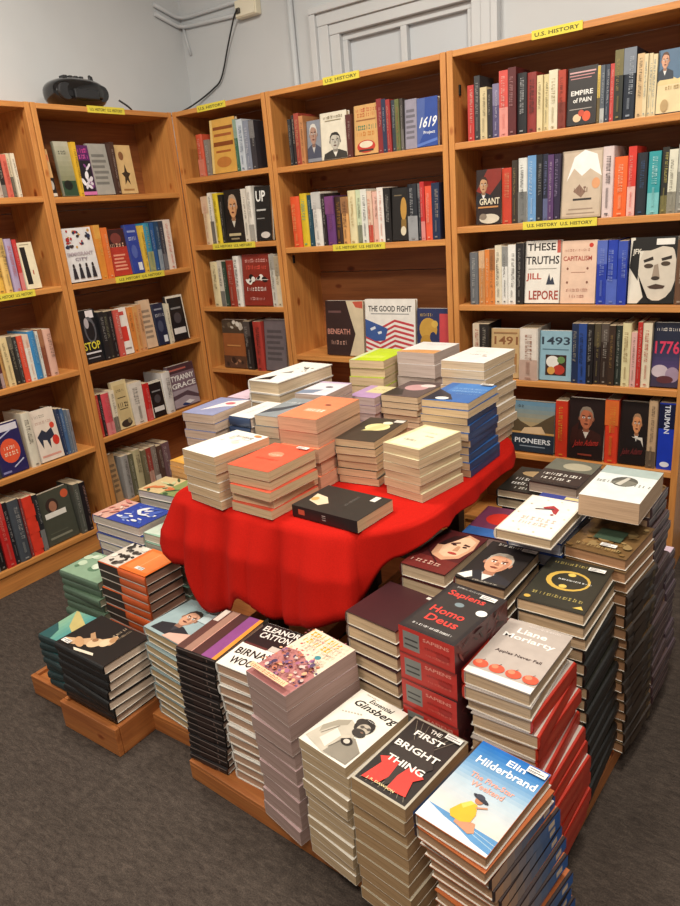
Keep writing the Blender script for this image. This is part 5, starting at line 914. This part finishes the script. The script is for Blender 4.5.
st(-1.535, 2.185, 1.03, Z, .15, .22, 4, 'lime', 'c4d840', .032, 'p', 'lime green paperback', 'lime green paperbacks', page='dcc8a2')
st(-1.31, 2.045, .945, Z, .15, .21, -1, 'inkpink', '4a3e3a', .024, 'p', 'dark paperback with a blurred pink picture', 'blurred pink-picture paperbacks', page='dcc8a4')
st(-1.43, 2.008, .94, Z, .115, .16, 0, 'lilac', 'a888b4', .030, 'p', 'small lilac and yellow paperback', 'lilac and yellow paperbacks', page='c8b8b4')
st(-1.522, 1.822, .99, Z, .128, .175, 3, 'cloudy', 'd8d0dc', .030, 'p', 'pale lavender-white paperback with a small dark figure', 'pale lavender paperbacks', page='d0c0b4')
st(-1.685, 1.77, 1.04, Z, .143, .30, -3, 'arrow', 'ece8e0', .036, 'h', 'white hardcover with a black corner triangle', 'white black-triangle hardcovers', page='d4c4a4', topt=.045)
st(-1.795, 1.765, .97, Z, .098, .18, 0, 'plainpale', 'c8a4c4', .030, 'p', 'small pink-lilac paperback at the table edge', 'small pink-lilac paperbacks', page='d0b8c0')
st(-1.745, 1.50, .99, Z, .135, .195, 3, 'mauve', '7a80a8', .030, 'p', 'dusty blue paperback with a white ribbon shape', 'dusty blue paperbacks', page='ccb8a4', jit=1.6)
st(-1.603, 1.572, .972, Z, .095, .185, -2, 'whitenavy', 'dcd8d4', .034, 'h', 'small white book with a navy spine', 'small navy-spined white books', rot=90, spine='2a3c5c', page='d8ccbc')
st(-1.502, 1.585, .98, Z, .098, .215, 2, 'swoosh', '6a7278', .034, 'p', 'grey paperback with a dark curved sweep', 'grey dark-sweep paperbacks', page='d4c4a8')
# ---------------------------------------------------------------- light and camera
def area(name, loc, size, power, col=(1, .92, .8), rot=(0, 0, 0), sy=None):
    l = bpy.data.lights.new(name, 'AREA'); l.energy = power; l.color = col; l.size = size
    if sy: l.shape = 'RECTANGLE'; l.size_y = sy
    o = bpy.data.objects.new(name, l); COL.objects.link(o); o.location = loc; o.rotation_euler = rot
area('ceiling_lamp', (-1.9, 1.3, 3.27), .45, 34)
area('ceiling_lamp', (-.2, 1.5, 3.27), .45, 36)
area('ceiling_lamp', (-1.5, -.4, 3.27), .5, 34)
area('ceiling_lamp', (.3, -.4, 3.27), .5, 34)
w = bpy.data.worlds.new('World'); SC.world = w; w.use_nodes = True
bg = w.node_tree.nodes['Background']; bg.inputs['Color'].default_value = (1, .9, .8, 1); bg.inputs['Strength'].default_value = .24
cam = bpy.data.cameras.new('camera'); co = bpy.data.objects.new('camera', cam); COL.objects.link(co)
RX = ((0.81756699, 0.56986037, -0.08272468), (0.12313304, -0.31334842, -0.94162149), (-0.56251441, 0.75965251, -0.32635196))
# rows: picture right, picture down, view direction, in world x y z
Mc = Matrix(((RX[0][0], -RX[1][0], -RX[2][0]), (RX[0][1], -RX[1][1], -RX[2][1]), (RX[0][2], -RX[1][2], -RX[2][2])))
co.matrix_world = Matrix.Translation((0, 0, 1.573)) @ Mc.to_4x4()
cam.sensor_fit = 'VERTICAL'; cam.sensor_height = 24; cam.lens = 24 * 697.15 / 906
cam.clip_start = .05; cam.clip_end = 50
SC.camera = co
SC.view_settings.view_transform = 'Standard'; SC.view_settings.look = 'None'; SC.view_settings.gamma = 1
SC.view_settings.use_curve_mapping = False; SC.view_settings.exposure = 0.68
